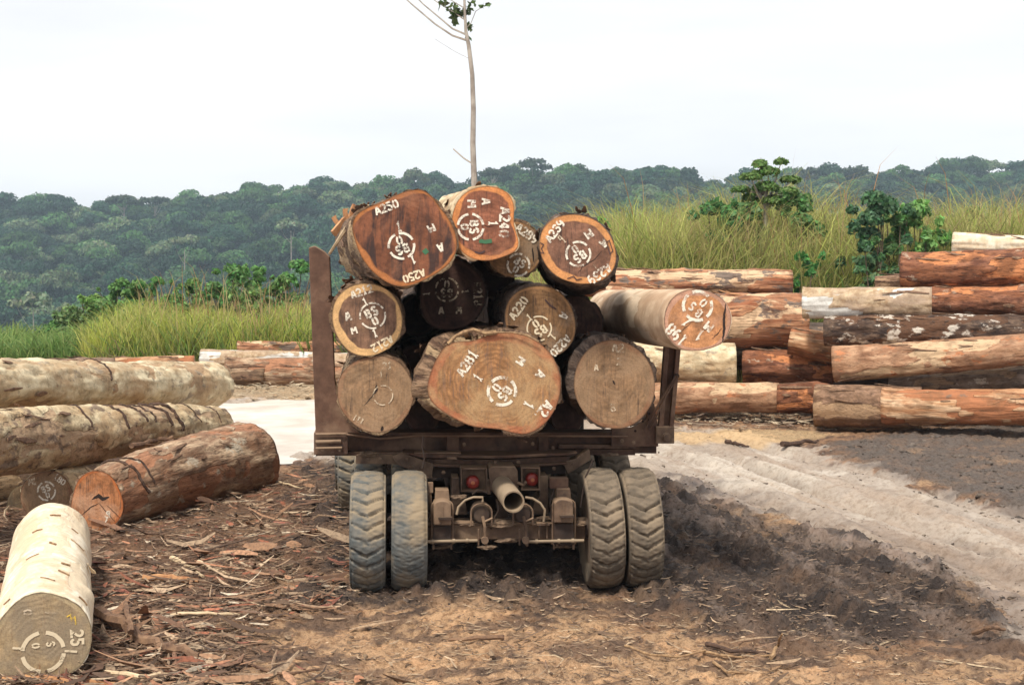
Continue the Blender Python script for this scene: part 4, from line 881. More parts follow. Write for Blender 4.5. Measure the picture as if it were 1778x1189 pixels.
tlog('round mud-stained log with rough thick bark at the bottom right of the load', 1066, 667, 72, 11.35, (1022, 640, 14.0), 'b_dark', 'f_mud', o, thick=.05, tdir=150, strips=20, rough=.012,
     marks=[('A2', 1073, 604, 14, 0, 'paint_faint'), ('2', 1075, 627, 12, 0, 'paint_faint'), ('A', 1035, 638, 11, 0, 'paint_faint'), ('8', 1064, 707, 12, 10, 'paint_faint')], cracks=[((1064, 660), (1068, 668), 3)])

for (cx, cy, r, D, lb) in ((724, 548, 34, 13.6, 'unseen filler log added to darken the gap between the A212 log and the dark A218 log'), (722, 640, 40, 12.9, 'unseen filler log added to darken the gap between the left logs and the biggest log'), (1000, 560, 46, 12.9, 'unseen filler log added to darken the gap under the jutting tan log'), (855, 480, 36, 13.0, 'unseen filler log added to darken the gap below the small dull top log'), (735, 715, 34, 13.2, 'unseen filler log added to darken the gap just above the beam, left of the biggest log'), (985, 722, 30, 13.2, 'unseen filler log added to darken the gap just above the beam, right of the biggest log')):  # fillers nobody sees, added so the gaps in the load go black
    tlog(lb, cx, cy, r, D, None, 'b_dark', 'f_shaded', None, thick=.012, Lh=4.5)

# ------------------------------------------------------------ log piles
GR_N, GS_N = 'logs stacked at the back right', 'logs stacked at the far right'
def slog(label, a, b, r0, r1, bark, face='f_pale', group=None, squash=1., **k):
    k.setdefault('strips', 14); k.setdefault('knots', 3); k.setdefault('lump', .065); k.setdefault('bend', (r0*7 % 11-5)/90)
    if group in (GR_N, GS_N):      # these lie square to the view, their sawn ends turned away
        xa = (a[0]-889)/F*a[2]; xb = (b[0]-889)/F*b[2]; b = (b[0], b[1], a[2]-(xb-xa)*(a[0]-889)/F*1.3)
    """a,b: (px,py,D) of axis ends, r in photo pixels"""
    A_ = at(*a); B_ = at(*b); R0 = r0*a[2]/F; R1 = r1*b[2]/F
    return make_log(label, A_, B_, R0, R1/R0, None, bark=bark, face=face, group=group, squash=squash, **k)
GL_ = 'logs stacked on the left'
slog('pale weathered log nearest the viewer at lower left, ring painted on its grey end', (72, 1110, 8.95), (90, 940, 11.9), 83, 64, 'b_white', 'f_grey', None, thick=.006, rough=.002, lump=.02, nt=120, dl=.03, strips=3, stripcol='strip_pale', stripcol_b='scar', bands=[(.35, 1.3, 1.6, .004), (.62, 1.0, 1.25, .006), (.95, 1.0, 1.2, .008), (1.1, 1.7, 2.0, .004), (1.5, 1.35, 1.5, .009), (1.75, .6, 1.0, .004), (2.0, 1.7, 1.95, .006), (2.45, 1.3, 1.55, .008), (.2, 2.3, 2.5, .005), (.18, .5, .75, .006), (2.2, .8, 1.0, .005)],
     marks=[('plainring', 75, 1131, 35, 0, 7, 'paint_cream'), ('0', 62, 1120, 13, -90, 'paint_cream'), ('S', 88, 1117, 13, -90, 'paint_cream'), ('line', 22, 1124, 37, 1125, 4, 'paint_cream'), ('line', 112, 1129, 134, 1130, 4, 'paint_cream'), ('25', 134, 1106, 20, -88, 'paint_cream'), ('D', 45, 1065, 10, 0, 'paint_cream'),
            ('poly', 127, 1073, [(116, 1070), (122, 1066), (124, 1076), (130, 1070), (132, 1084)], 2.5, 'paint_yellow'), ('line', 78, 1063, 96, 1063, 3, 'paint_faint'), ('0', 48, 1062, 14, 90, 'paint_faint'), ('M', 115, 1165, 12, 0, 'paint_faint')])
slog('reddish barked log with a fresh orange cut end, lying in front of the left stack', (168, 872, 13.6), (425, 800, 16.6), 53, 68, 'b_red', 'f_orangecut', GL_, thick=.01, lump=.05, knots=9, strips=16, bands=[(.38, .1, 2.9, .02), (.5, .3, 2.2, .012)], bend=.06,
     cracks=[((160, 866), (172, 860), (178, 866), (190, 862), 7), ((140, 895), (158, 880), (172, 873), 1.6), ((172, 873), (200, 905), 1.5), ((185, 876), (210, 900), 1.2)], marks=[('S', 187, 893, 12, 150), ('1', 184, 905, 9, 150), ('poly', 188, 890, [(189, 886), (190, 898)], 4)])
slog('log with a dull grey end ringed in white, tucked behind the orange-ended log', (82, 862, 14.2), (330, 800, 18.2), 47, 45, 'b_creamcrack', 'f_mud', GL_, thick=.008, strips=6,
     marks=[('ring', 81, 852, 16, 20, 3), ('180', 104, 832, 10, -35), ('M1', 57, 836, 11, 10, 'paint_faint'), ('1', 96, 883, 9, 0, 'paint_faint')])
slog('small grey-ended log at the far left bottom of the stack', (45, 872, 14.9), (290, 812, 19.), 33, 30, 'b_creamcrack', 'f_grey', GL_, thick=.006)
slog('cracked cream log in the middle of the left stack with bark bands round it', (-90, 778, 12.6), (372, 741, 18.6), 60, 36, 'b_creamcrack', 'f_pale', GL_, lump=.07, strips=26, knots=5, bend=.03,
     bands=[(2.2, .4, 3.6, .013), (3.0, .2, 3.6, .02), (4.1, .2, 3.3, .025), (4.35, .0, 3.1, .03), (3.45, .4, 2.7, .016), (3.75, .4, 2.6, .015), (5.0, .3, 2.7, .008), (5.7, .3, 2.7, .008)])
slog('long smooth cream log on top of the left stack', (-90, 667, 14.2), (368, 670, 20.5), 43, 38, 'b_cream', 'f_pale', GL_, lump=.05, bend=.09, strips=10, knots=3, bands=[(2.9, .2, 2.8, .014)])
slog('log lying under the left stack in deep shade', (-80, 868, 14.6), (240, 812, 20.), 44, 34, 'b_brown', 'f_brown', GL_, strips=4)
slog('thin dark log showing behind the top of the left stack', (30, 632, 25.5), (200, 628, 25.9), 7, 7, 'b_dark', 'f_brown', GL_, dl=.1)
GB = 'logs lying at the back left beyond the road'
slog('flat pale log at the back left, uppermost of the three by the left stake', (412, 604, 29.9), (640, 606, 30.2), 11, 12, 'b_redfib', 'f_pale', GB, dl=.08)
slog('pale sawn log at the back left lying between two others', (348, 624, 29.6), (640, 630, 29.8), 15, 17, 'b_tanspeck', 'f_pale', GB, dl=.08, strips=4)
slog('ochre stained log half buried in soil just behind the long cream log', (165, 634, 29.0), (338, 630, 29.2), 11, 12, 'b_orangecream', 'f_pale', GB, dl=.08)
slog('rough brown log at the back left below the pale sawn one', (372, 650, 28.2), (460, 655, 28.2), 15, 15, 'b_brown', 'f_brown', GB, dl=.08)
slog('reddish rough log at the back left lying lowest beside the wet road', (392, 646, 28.3), (660, 650, 28.5), 24, 25, 'b_red', 'f_brown', GB, dl=.08, strips=18, knots=4, lump=.08)
GR = 'logs stacked at the back right'
k_ = dict(dl=.06, nt=64)
slog('hewn log with orange upper edge on top of the stack just right of the truck', (1000, 490, 24.6), (1374, 492, 24.3), 26, 24, 'b_redfib', 'f_orangecut', GR, squash=.9, lump=.08, **k_)
slog('shaggy red and grey fibrous log under the hewn log right of the truck', (1050, 545, 24.0), (1400, 560, 23.8), 44, 44, 'b_redfib', 'f_orangecut', GR, lump=.12, strips=30, stripcol='strip_orange', **k_)
slog('short cream log with a splintered right end behind the truck stake', (1020, 632, 23.2), (1276, 630, 22.9), 34, 35, 'b_cream', 'f_orangecut', GR, lump=.07, strips=5, **k_)
slog('pale log lying lowest on the ground right of the truck stake', (1000, 694, 22.8), (1352, 690, 22.5), 26, 25, 'b_salmon', 'f_pale', GR, lump=.06, strips=6, **k_)
slog('dark red log with hanging roots deep in the middle of the right stack', (1290, 640, 23.6), (1520, 638, 23.5), 30, 30, 'b_redbrown2', 'f_brown', GR, lump=.08, strips=24, **k_)
slog('short dark barked log stub on the ground in the right stack', (1350, 692, 22.5), (1440, 694, 22.5), 25, 26, 'b_redbrown2', 'f_brown', GR, lump=.1, strips=8, **k_)
slog('split wedge-shaped log with a pale face in the middle of the right stack', (1371, 592, 23.), (1560, 622, 23.2), 26, 30, 'b_orangecream', 'f_pale', GR, squash=.85, lump=.1, **k_)
slog('thick dark log behind the wedge-shaped log, low in the gap of the right stack', (1180, 600, 25.2), (1500, 605, 25.2), 42, 42, 'b_dark', 'f_brown', GR, lump=.08, **k_)
GS = 'logs stacked at the far right'
slog('cream debarked log at the very top of the far right stack', (1655, 424, 23.4), (1900, 432, 23.4), 18, 20, 'b_white', 'f_pale', GS, **k_)
slog('thick red-brown log with a knot, second from the top of the far right stack', (1566, 470, 22.8), (1920, 466, 22.9), 31, 32, 'b_redbrown2', 'f_brown', GS, lump=.05, knots=4, **k_)
slog('small brown log end behind the far right stack under the red-brown log', (1520, 494, 23.8), (1700, 494, 23.8), 13, 13, 'b_brownsmooth', 'f_brown', GS, **k_)
slog('slim speckled tan log third from the top of the far right stack', (1394, 527, 22.4), (1618, 526, 22.5), 24, 25, 'b_tanspeck', 'f_pale', GS, **k_)
slog('dark red log butted against the speckled tan log in the far right stack', (1616, 526, 22.4), (1920, 519, 22.4), 26, 25, 'b_redbrown2', 'f_orangecut', GS, lump=.05, knots=3, **k_)
slog('blackened log with white lichen patches in the far right stack', (1432, 573, 22.2), (1920, 574, 22.3), 26, 24, 'b_blackwhite', 'f_brown', GS, lump=.04, **k_)
slog('long salmon log rising to the right across the far right stack', (1448, 632, 21.9), (1920, 598, 22.1), 31, 24, 'b_salmon', 'f_pale', GS, lump=.03, **k_)
slog('grey-brown log lying behind the split log near the bottom of the far right stack', (1545, 672, 22.3), (1920, 648, 22.4), 17, 20, 'b_grey', 'f_pale', GS, lump=.06, strips=4, **k_)
slog('brown log with one dark knot at the bottom left of the far right stack', (1415, 703, 21.6), (1600, 706, 21.9), 35, 34, 'b_brownsmooth', 'f_brown', GS, lump=.03, knots=1, **k_)
slog('split orange and cream log on the ground at the bottom of the far right stack', (1533, 704, 21.2), (1930, 712, 21.3), 32, 30, 'b_orangecream', 'f_pale', GS, lump=.06, strips=6, **k_)
slog('log hidden in shade behind the bottom of the far right stack', (1450, 650, 23.4), (1930, 652, 23.6), 40, 40, 'b_dark', 'f_brown', GS, **k_)

# ------------------------------------------------------------ vegetation
RNG = np.random.default_rng(7)
def leaf_quads(P, Nn, size, rng, aspect=1.6, bend=.25):
    """P centres, Nn approx normals -> pointed leaf quads (n,4,3)"""
    n = len(P); Nn = Nn/np.linalg.norm(Nn, axis=1, keepdims=True)
    r = rng.normal(size=(n, 3)); a = np.cross(Nn, r); a /= np.linalg.norm(a, axis=1, keepdims=True)+1e-9; b = np.cross(Nn, a)
    s = np.asarray(size).reshape(-1, 1)
    return np.stack([P-a*s*aspect*.5, P+b*s*.5-Nn*s*bend*.3, P+a*s*aspect*.5-Nn*s*bend, P-b*s*.5-Nn*s*bend*.3], 1)
def blob_points(n, lobes, rng, shell=.35):
    """points on/in a union of ellipsoid lobes (cx,cy,cz,rx,ry,rz); returns P,N"""
    lobes = np.array(lobes, float); wts = (lobes[:, 3]*lobes[:, 4])**1.0; k = rng.choice(len(lobes), n, p=wts/wts.sum())
    d = rng.normal(size=(n, 3)); d[:, 2] = np.where(d[:, 2] < -.25, -d[:, 2]*.6, d[:, 2]); d /= np.linalg.norm(d, axis=1, keepdims=True)
    rad = 1-shell*rng.random(n)**1.6
    P = lobes[k, :3]+d*lobes[k, 3:]*rad[:, None]; N = d/lobes[k, 3:]; N /= np.linalg.norm(N, axis=1, keepdims=True)
    return P, N+rng.normal(size=(n, 3))*.45
def quads_mesh(name, Qd, tint, jitter, rng):
    n = len(Qd); V = Qd.reshape(-1, 3); Fq = np.arange(4*n).reshape(n, 4)
    t = np.asarray(tint) if np.ndim(tint) == 2 else np.repeat(np.array(tint)[None], n, 0)
    t = t*(1+jitter*rng.normal(size=(n, 1))); t = np.clip(t*(1+.1*rng.normal(size=(n, 3))), .004, 1)
    tt = np.repeat(np.concatenate([t, np.ones((n, 1))], 1), 4, 0)
    return mesh_np(name, V, Fq, {'tint': ('FLOAT_COLOR', tt)}, True)
mleaf = leaf_mat('foliage', .32); mgrass = leaf_mat('grass_blades', .45, .7)
M['trunk'] = simple('pale_trunk', (.22, .18, .15), (.4, .35, .3), 6)
M['trunk_dark'] = simple('brown_stem', (.1, .07, .05), (.2, .15, .1), 9)

def crown_lobes(rng, rx, rz, n, flat=.5):
    L_ = []
    for k in range(n):
        a = rng.uniform(0, 2*math.pi); r = rx*.68*math.sqrt(rng.random()); z = rz*(.35+.5*(1-(r/rx)**2)*rng.uniform(.6, 1.1)); q = rng.uniform(.26, .46)*rx
        L_.append((r*math.cos(a), r*math.sin(a), z, q, q, q*rng.uniform(.55, .85)))
    return L_
templates = []
for k in range(9):
    lob = crown_lobes(RNG, 6.2+RNG.uniform(-.6, 1.2), 7+RNG.uniform(-1.5, 2.5), int(RNG.integers(8, 15)))
    P, N = blob_points(900, lob, RNG, .3); templates.append(leaf_quads(P, N, RNG.uniform(.4, .9, 900), RNG, 1.3, .2))
# the wooded hillside across the valley
def skyz(px): return 2.75+(430-lerp_tab(px, SKYL))/F*600
pts = []
y = 205.
while y < 640:
    hw = .40*y+28; nx = int(2*hw/8.6)
    for i in range(nx):
        x = -hw+(i+RNG.random())*8.6; yy = y+RNG.uniform(-3.5, 3.5); px = 889+x/yy*F
        pts.append((x, yy))
    y += 7.8
pts = np.array(pts); hz = height(pts[:, 0], pts[:, 1]); ppx = 889+pts[:, 0]/pts[:, 1]*F; ppy = 430+(2.75-(hz+19))/pts[:, 1]*F
vis = (ppy < 455) | ((ppx < 600) & (ppy < 640)); pts = pts[vis]; hz = hz[vis]
QQ = []; TT = []; TR_ = MB()
for (x, y), z in zip(pts, hz):
    t = templates[RNG.integers(len(templates))]; a = RNG.uniform(0, 2*math.pi); s = RNG.choice([RNG.uniform(.45, .8), RNG.uniform(.75, 1.1), RNG.uniform(.9, 1.3)])*(1+.0004*(y-300)); sz = s*RNG.uniform(.8, 1.25); ca, sa = math.cos(a)*s, math.sin(a)*s
    th_ = RNG.uniform(5, 10.5)
    q = np.stack([t[..., 0]*ca-t[..., 1]*sa+x, t[..., 0]*sa+t[..., 1]*ca+y, t[..., 2]*sz+z+th_-2], -1); QQ.append(q.astype(np.float32))
    h = RNG.random(); b = np.array((.022, .07, .034)) if h < .45 else (np.array((.06, .14, .04)) if h < .78 else np.array((.12, .17, .08)))
    TT.append(np.repeat((b*RNG.uniform(.6, 1.4))[None], len(t), 0))
    if y > 370:      # understorey closes the view under the ridge crowns
        q2 = q.copy(); q2[..., 2] -= 7.5; q2[..., 0] += 3; q3 = q.copy(); q3[..., 2] -= 4; q3[..., 0] -= 5; QQ.append(q3[1::2].astype(np.float32)); TT.append(np.repeat(np.array((.03, .065, .032))[None], len(q3[1::2]), 0)); QQ.append(q2[::2].astype(np.float32)); TT.append(np.repeat(np.array((.026, .055, .03))[None], len(q2[::2]), 0))
QQ = np.concatenate(QQ); TT = np.concatenate(TT)
fo = link('forest', quads_mesh('forest', QQ, TT, .18, RNG), mleaf); tag(fo, 'dense dark green forest covering the hill across the valley', 'forest', kind='stuff')
print('forest crowns', len(pts))

def build_tree(name, label, cat, base, H, rx, rz, n, size, tint, group=None, trunk=.25, lobes=None, tmat='trunk', cz=None, limb=6, seed=1, bendx=0.):
    rng = np.random.default_rng(seed); root = empty(name, base); tag(root, label, cat, group)
    lob = lobes or [(a, b, c+H-rz, d, e, f) for a, b, c, d, e, f in crown_lobes(rng, rx, rz, 9)]
    P, N = blob_points(n, lob, rng, .55); link('crown', quads_mesh('crown', leaf_quads(P, N, rng.uniform(.6, 1.3, n)*size, rng, 1.5, .3), tint, .25, rng), mleaf, root)
    mb = MB(); zt = H-rz*.6; mb.tube([(bendx*math.sin(math.pi*t)*.5, 0, -.4+(zt+.4)*t) for t in np.linspace(0, 1, 6)], [trunk*(1-.45*t) for t in np.linspace(0, 1, 6)], 7)
    mb.build('trunk', M[tmat], root, True)
    for l in lob[:limb]:
        mb = MB(); zz = zt*.75+.2*zt*rng.random(); c_ = np.array(l[:3]); mb.tube([(0, 0, zz), (c_[0]*.5, c_[1]*.5, zz+(c_[2]-zz)*.4), tuple(c_)], [trunk*.45, trunk*.3, trunk*.12], 5); mb.build('limb', M[tmat], root, True)
    return root
# trees of the hillside one can tell apart
EM = [(855, 291, 560, 6, 7, 'dark round-topped tree standing on the skyline just right of the thin sapling trunk'),
      (926, 276, 580, 7, 8, 'tallest tree on the skyline, its open crown rising above the forest right of the sapling'),
      (1055, 296, 590, 6, 9, 'see-through flat-crowned tree on the skyline behind the top right log of the load'),
      (1400, 290, 590, 6, 9, 'broad skyline tree just right of the leafy young tree'),
      (1478, 288, 590, 7, 9, 'dark dome-shaped tree on the skyline above the dark creeper-covered bush'),
      (215, 339, 570, 7, 7, 'bushy tree making the highest bump of the left skyline'),
      (268, 341, 575, 6, 6, 'rounded tree next to the highest bump of the left skyline')]
for i, (px, py, D, rx, rz, lb) in enumerate(EM):
    p = at(px, py, D); gz = float(height(np.array([p[0]]), np.array([p[1]]))[0]); H = p[2]-gz
    build_tree('tree', lb, 'tree', (p[0], p[1], gz), H, rx*1.15, rz*1.1, 650, .95, (.035, .06, .03), 'trees standing out on the skyline', .45, seed=40+i)
PT = [(57, 508, 290, 6.0, 9, 'pale slender tree with a visible trunk low on the left hillside'), (120, 522, 300, 4.5, 8, 'narrow grey-green tree right of the pale slender tree on the left hillside'), (320, 408, 430, 7, 8, 'pale round tree halfway up the left hillside'), (505, 380, 470, 6.5, 8, 'light green tree on the hillside above the left stake of the truck')]
for i, (px, py, D, rx, H_, lb) in enumerate(PT):
    p = at(px, py, D); gz = float(height(np.array([p[0]]), np.array([p[1]]))[0]); H = max(p[2]-gz, 9)
    build_tree('tree', lb, 'tree', (p[0], p[1], p[2]-H), H, rx*.85, 6.5, 700, .75, (.17, .22, .12), 'paler trees on the hillside', .22, seed=60+i, limb=2)

# grass: blades of every length on the two banks
def grass(name, label, n, region, hmin, hmax, tints, wd, seed, clump=.9, droop=.35, zmin=.22):
    rng = np.random.default_rng(seed); X = []; 
    x0, x1, y0, y1 = region; nc_ = max(40, n//110); cx = rng.uniform(x0, x1, nc_); cy = y0+(y1-y0)*rng.random(nc_)**1.35
    k = rng.integers(nc_, size=n); x = cx[k]+rng.normal(size=n)*clump*.35; y = cy[k]+rng.normal(size=n)*clump*.35
    x = np.where(rng.random(n) < .35, rng.uniform(x0, x1, n), x)
    ok = (height(x, y) > zmin) & (y < 45) if hmin > 0 else np.ones(n, bool); x, y, k = x[ok], y[ok], k[ok]; n = len(x)
    z = ground_z(x, y)-.05; ch = rng.uniform(.42, 1.2, nc_)[k]*sstep(x0-.3, x0+1.6, x)*.9+.1; H = rng.uniform(hmin, hmax, n)*ch*(1+.25*vnoise(x*.6, y*.6))
    a = rng.uniform(0, 2*math.pi, n); lean = rng.uniform(.05, droop, n)*H; dx, dy = np.cos(a)*lean, np.sin(a)*lean; pa = rng.uniform(0, math.pi, n); wx, wy = np.cos(pa)*wd, np.sin(pa)*wd
    B = np.stack([x, y, z], -1); W = np.stack([wx, wy, 0*wx], -1)
    m1 = B+np.stack([dx*.3, dy*.3, H*.5], -1); m2 = B+np.stack([dx*.75, dy*.75, H*.85], -1); tp = B+np.stack([dx*1.35, dy*1.35, H*.97], -1)
    V = np.stack([B-W, B+W, m1-W*.9, m1+W*.9, m2-W*.55, m2+W*.55, tp-W*.12, tp+W*.12], 1)
    i0 = np.arange(n)[:, None]*8; Fq = np.concatenate([i0+np.array([[0, 1, 3, 2]]), i0+np.array([[2, 3, 5, 4]]), i0+np.array([[4, 5, 7, 6]])])
    tn = np.array(tints); c = tn[rng.integers(len(tn), size=nc_)][k]*.55+tn[rng.integers(len(tn), size=n)]*.45; c = c*rng.uniform(.7, 1.25, n)[:, None]
    tt = np.repeat(np.concatenate([c, np.ones((n, 1))], 1), 8, 0)
    o = link(name, mesh_np(name, V.reshape(-1, 3), Fq, {'tint': ('FLOAT_COLOR', tt)}, True), mgrass); tag(o, label, 'grass', kind='stuff'); return o
YG = [(.42, .36, .18), (.28, .36, .07), (.46, .50, .09), (.54, .54, .13), (.36, .45, .08), (.6, .54, .2), (.44, .52, .1)]
OG = [(.50, .52, .14), (.6, .55, .2), (.46, .52, .13), (.26, .32, .08), (.52, .40, .22), (.34, .26, .13), (.2, .27, .07), (.42, .43, .14), (.22, .17, .09)]
grass('tall_grass', 'yellow-green tall grass on the low bank behind the left logs', 52000, (-11., -1., 30.4, 39), .25, .92, YG, .010, 1, droop=.6)
grass('tall_grass', 'tall olive and straw grass covering the high bank at the right', 150000, (-.8, 21, 26.0, 42), .4, 2.0, OG, .011, 2, droop=.85)
grass('seed_stalks', 'thin orange-brown seed stalks rising above the right grass', 2000, (-.5, 20, 27.5, 40), 1.5, 2.7, [(.42, .22, .1), (.38, .26, .14), (.5, .33, .18)], .012, 3, droop=.3)
grass('seed_stalks', 'thin reddish seed stalks above the left grass', 900, (-9.5, -1, 30.5, 38), .9, 1.8, [(.42, .22, .1), (.38, .26, .14), (.5, .42, .2)], .010, 4, droop=.35)
grass('green_weeds', 'green weeds and leaves on the slope beyond the top left log', 26000, (-19, -8.6, 32, 41), .15, .75, [(.16, .28, .07), (.22, .33, .09), (.3, .36, .12), (.12, .22, .06)], .022, 6, droop=1.0, zmin=-9)
grass('green_weeds', 'broad-bladed weeds mixed into the left grass', 9000, (-10.5, -1, 29.6, 36), .2, .85, [(.16, .28, .06), (.2, .3, .08), (.26, .2, .1)], .022, 7, droop=1.1)
grass('green_weeds', 'broad-bladed weeds mixed into the right grass', 16000, (-.8, 17, 26, 34), .4, 1.4, [(.16, .26, .06), (.2, .3, .08), (.28, .2, .1), (.12, .2, .07)], .024, 8, droop=1.0)
grass('dry_grass', 'straw-coloured dry stems at the foot of the right bank', 7000, (6, 12, 25.9, 28), .3, 1.3, [(.45, .34, .2), (.36, .26, .16), (.3, .24, .12)], .013, 5, droop=.6)

def shrub(label, px, py_top, D, w_, h_, tint, n=420, leaf=.1, group=None, seed=1, zb=None, lobes=7, name='shrub', upright=0.):
    n = int(n*3.2); leaf = min(leaf*.72, .085); tint = tuple(q*1.65 for q in tint); w_ *= 1.15
    rng = np.random.default_rng(seed); p = at(px, py_top, D); g = float(ground_z(p[0], p[1])[0]) if D < 45 else p[2]-h_
    base = (p[0], p[1], g if p[2]-g < 9 else p[2]-h_); H = p[2]-base[2]; root = empty(name, base); tag(root, label, 'shrub', group)
    zlo = max(.1, H-h_); L_ = []
    for k in range(lobes):
        t = (k+.5)/lobes; z = zlo+(H-zlo)*t; spread = w_*(.75-.5*t*(1-upright*.5)) ; q = w_*rng.uniform(.22, .42)
        L_.append((rng.uniform(-1, 1)*spread, rng.uniform(-1, 1)*spread, min(z, H-q*.8), q, q, q*rng.uniform(.7, 1.2)))
    L_.append((0, 0, H-w_*.3, w_*.26, w_*.26, w_*.3))
    for k in range(lobes): q = w_*rng.uniform(.10, .2); L_.append((rng.uniform(-1, 1)*w_*.95, rng.uniform(-1, 1)*w_*.8, zlo+(H-zlo)*rng.uniform(.3, 1.02)-q, q, q, q*1.6))
    P, N = blob_points(n, L_, rng, .75); link('foliage', quads_mesh('foliage', leaf_quads(P, N, rng.uniform(.6, 1.4, n)*leaf, rng, 1.7, .35), tint, .28, rng), mleaf, root)
    for l in L_[::2]:
        mb = MB(); mb.tube([(l[0]*.15, l[1]*.15, -.1), (l[0]*.5, l[1]*.5, l[2]*.5), l[:3]], [.028, .02, .008], 5); mb.build('stem', M['trunk_dark'], root, True)
    return root
GS_ = 'leafy shrubs growing along the left bank'
LS = [(157, 512, 39, .55, 1.1, (.10, .17, .045), 'shrub with upright shoots at the far left end of the left grass'), (205, 484, 38, .5, 1.2, (.075, .15, .045), 'leafy shrub rising from the left end of the yellow-green grass'), (242, 486, 38, .55, 1.1, (.08, .15, .045), 'broad-leaved shrub just left of the tallest upright shoot in the left grass'),
      (274, 480, 37.5, .42, 1.3, (.07, .16, .045), 'shrub with the tallest upright shoot in the middle of the left grass'), (337, 484, 38, .45, 1., (.085, .16, .045), 'small shrub between the upright shoot and the rounded shrub in the left grass'), (409, 458, 38, .75, 1.6, (.065, .14, .04), 'rounded dense shrub above the left grass, left of the truck stake'),
      (453, 462, 38.5, .5, 1.1, (.075, .16, .045), 'shrub with drooping leaves between the rounded shrub and the truck stake'), (512, 450, 38, .6, 1.6, (.06, .14, .04), 'tall green shrub directly left of the truck stake'), (485, 480, 37, .5, .9, (.08, .15, .045), 'low shrub in front of the tall shrub near the truck stake'),
      (135, 534, 38.5, .65, 1.2, (.09, .14, .05), 'yellowish shrub on the slope at the left end of the grass'), (84, 562, 38.5, .8, 1.4, (.05, .12, .03), 'dark green shrub low on the slope above the top left log'), (123, 572, 37, .7, 1.2, (.11, .18, .05), 'light green shrub just above the top left log'),
      (35, 592, 38, 1.1, 1.2, (.05, .12, .03), 'spreading green shrub near the left edge above the top left log'), (5, 596, 38, .8, 1.2, (.045, .11, .03), 'dark shrub at the very left edge of the view'), (165, 560, 37, .5, .9, (.13, .17, .06), 'pale shrub at the foot of the grass end above the top left log')]
LS += [(190, 520, 34, .4, .9, (.09, .16, .05), 'low green shrub standing in the left end of the grass'), (305, 512, 33.5, .35, .6, (.08, .15, .045), 'little shrub half sunk in the middle of the left grass'), (378, 492, 35, .45, .9, (.07, .14, .045), 'shrub half sunk in the left grass below the rounded shrub'),
       (436, 500, 33, .4, .7, (.10, .16, .05), 'small yellowish shrub in the grass left of the truck stake'), (70, 596, 36, .7, .8, (.07, .14, .045), 'low shrub right above the middle of the top left log'), (105, 600, 35, .5, .7, (.10, .17, .05), 'pale green shrub just behind the thin dark log at left')]
for i, (px, py, D, w_, h_, tint, lb) in enumerate(LS): shrub(lb, px, py, D, w_, h_, tint, 520, .095, GS_, 100+i)
RS = [(1527, 333, 26.2, .62, 2.3, (.042, .09, .042), 1500, .085, 'tall dark bush smothered in creeper amid the right grass', 10), (1600, 350, 26.8, .6, 1.2, (.10, .19, .055), 420, .17, 'broad light-leaved bush beside the dark creeper bush', 7), (1560, 372, 26.4, .5, 1.4, (.06, .12, .04), 420, .12, 'green bush between the dark creeper bush and the light-leaved bush', 7),
      (1249, 350, 28.4, .5, .8, (.05, .12, .04), 420, .12, 'small green bush left of the young tree on the right bank', 6), (1506, 443, 26.0, .42, .9, (.07, .14, .06), 220, .12, 'small broad-leaved plant at the foot of the dark creeper bush', 5), (1396, 440, 26.0, .3, .8, (.05, .15, .04), 160, .1, 'small bright green plant above the hewn log end', 5), (1298, 352, 28.8, .6, 1.2, (.08, .15, .05), 420, .12, 'green bush under the left side of the young tree', 6), (1385, 335, 28.8, .6, 1.4, (.07, .14, .045), 420, .12, 'green bush under the right side of the young tree', 6), (1695, 360, 34, .5, 1.0, (.09, .13, .05), 300, .1, 'low bush in the grass above the topmost cream log', 5), (1045, 376, 29, .25, .7, (.09, .2, .05), 120, .1, 'little light green plant just right of the top right log of the load', 4)]
for i, (px, py, D, w_, h_, tint, n, lf, lb, nl) in enumerate(RS): shrub(lb, px, py, D, w_, h_, tint, n, lf, 'bushes in the right grass', 200+i, lobes=nl)
# young leafy tree on the right bank
p = at(1330, 273, 29.); g = float(ground_z(p[0], p[1])[0]); H = p[2]-g; s_ = 29./F
def lobe(px, py, rx, rz, dy=0): return ((px-1330)*s_, dy, H-(py-273)*s_, rx*s_, rx*s_, rz*s_)
build_tree('young_tree', 'young tree with open layered leafy branches standing out of the right grass', 'tree', (p[0], p[1], g), H, 1, 1, 5200, .06, (.13, .22, .06),
    lobes=[lobe(1320, 288, 14, 12), lobe(1359, 282, 13, 9, .2), lobe(1300, 310, 20, 9, -.3), lobe(1335, 300, 20, 12), lobe(1290, 330, 18, 9, .2), lobe(1378, 312, 19, 9, .3), lobe(1330, 328, 24, 14), lobe(1365, 335, 18, 10, -.3), lobe(1345, 350, 26, 12), lobe(1308, 345, 16, 12, .3), lobe(1313, 300, 8, 5)], trunk=.07, tmat='trunk', limb=11, seed=5)
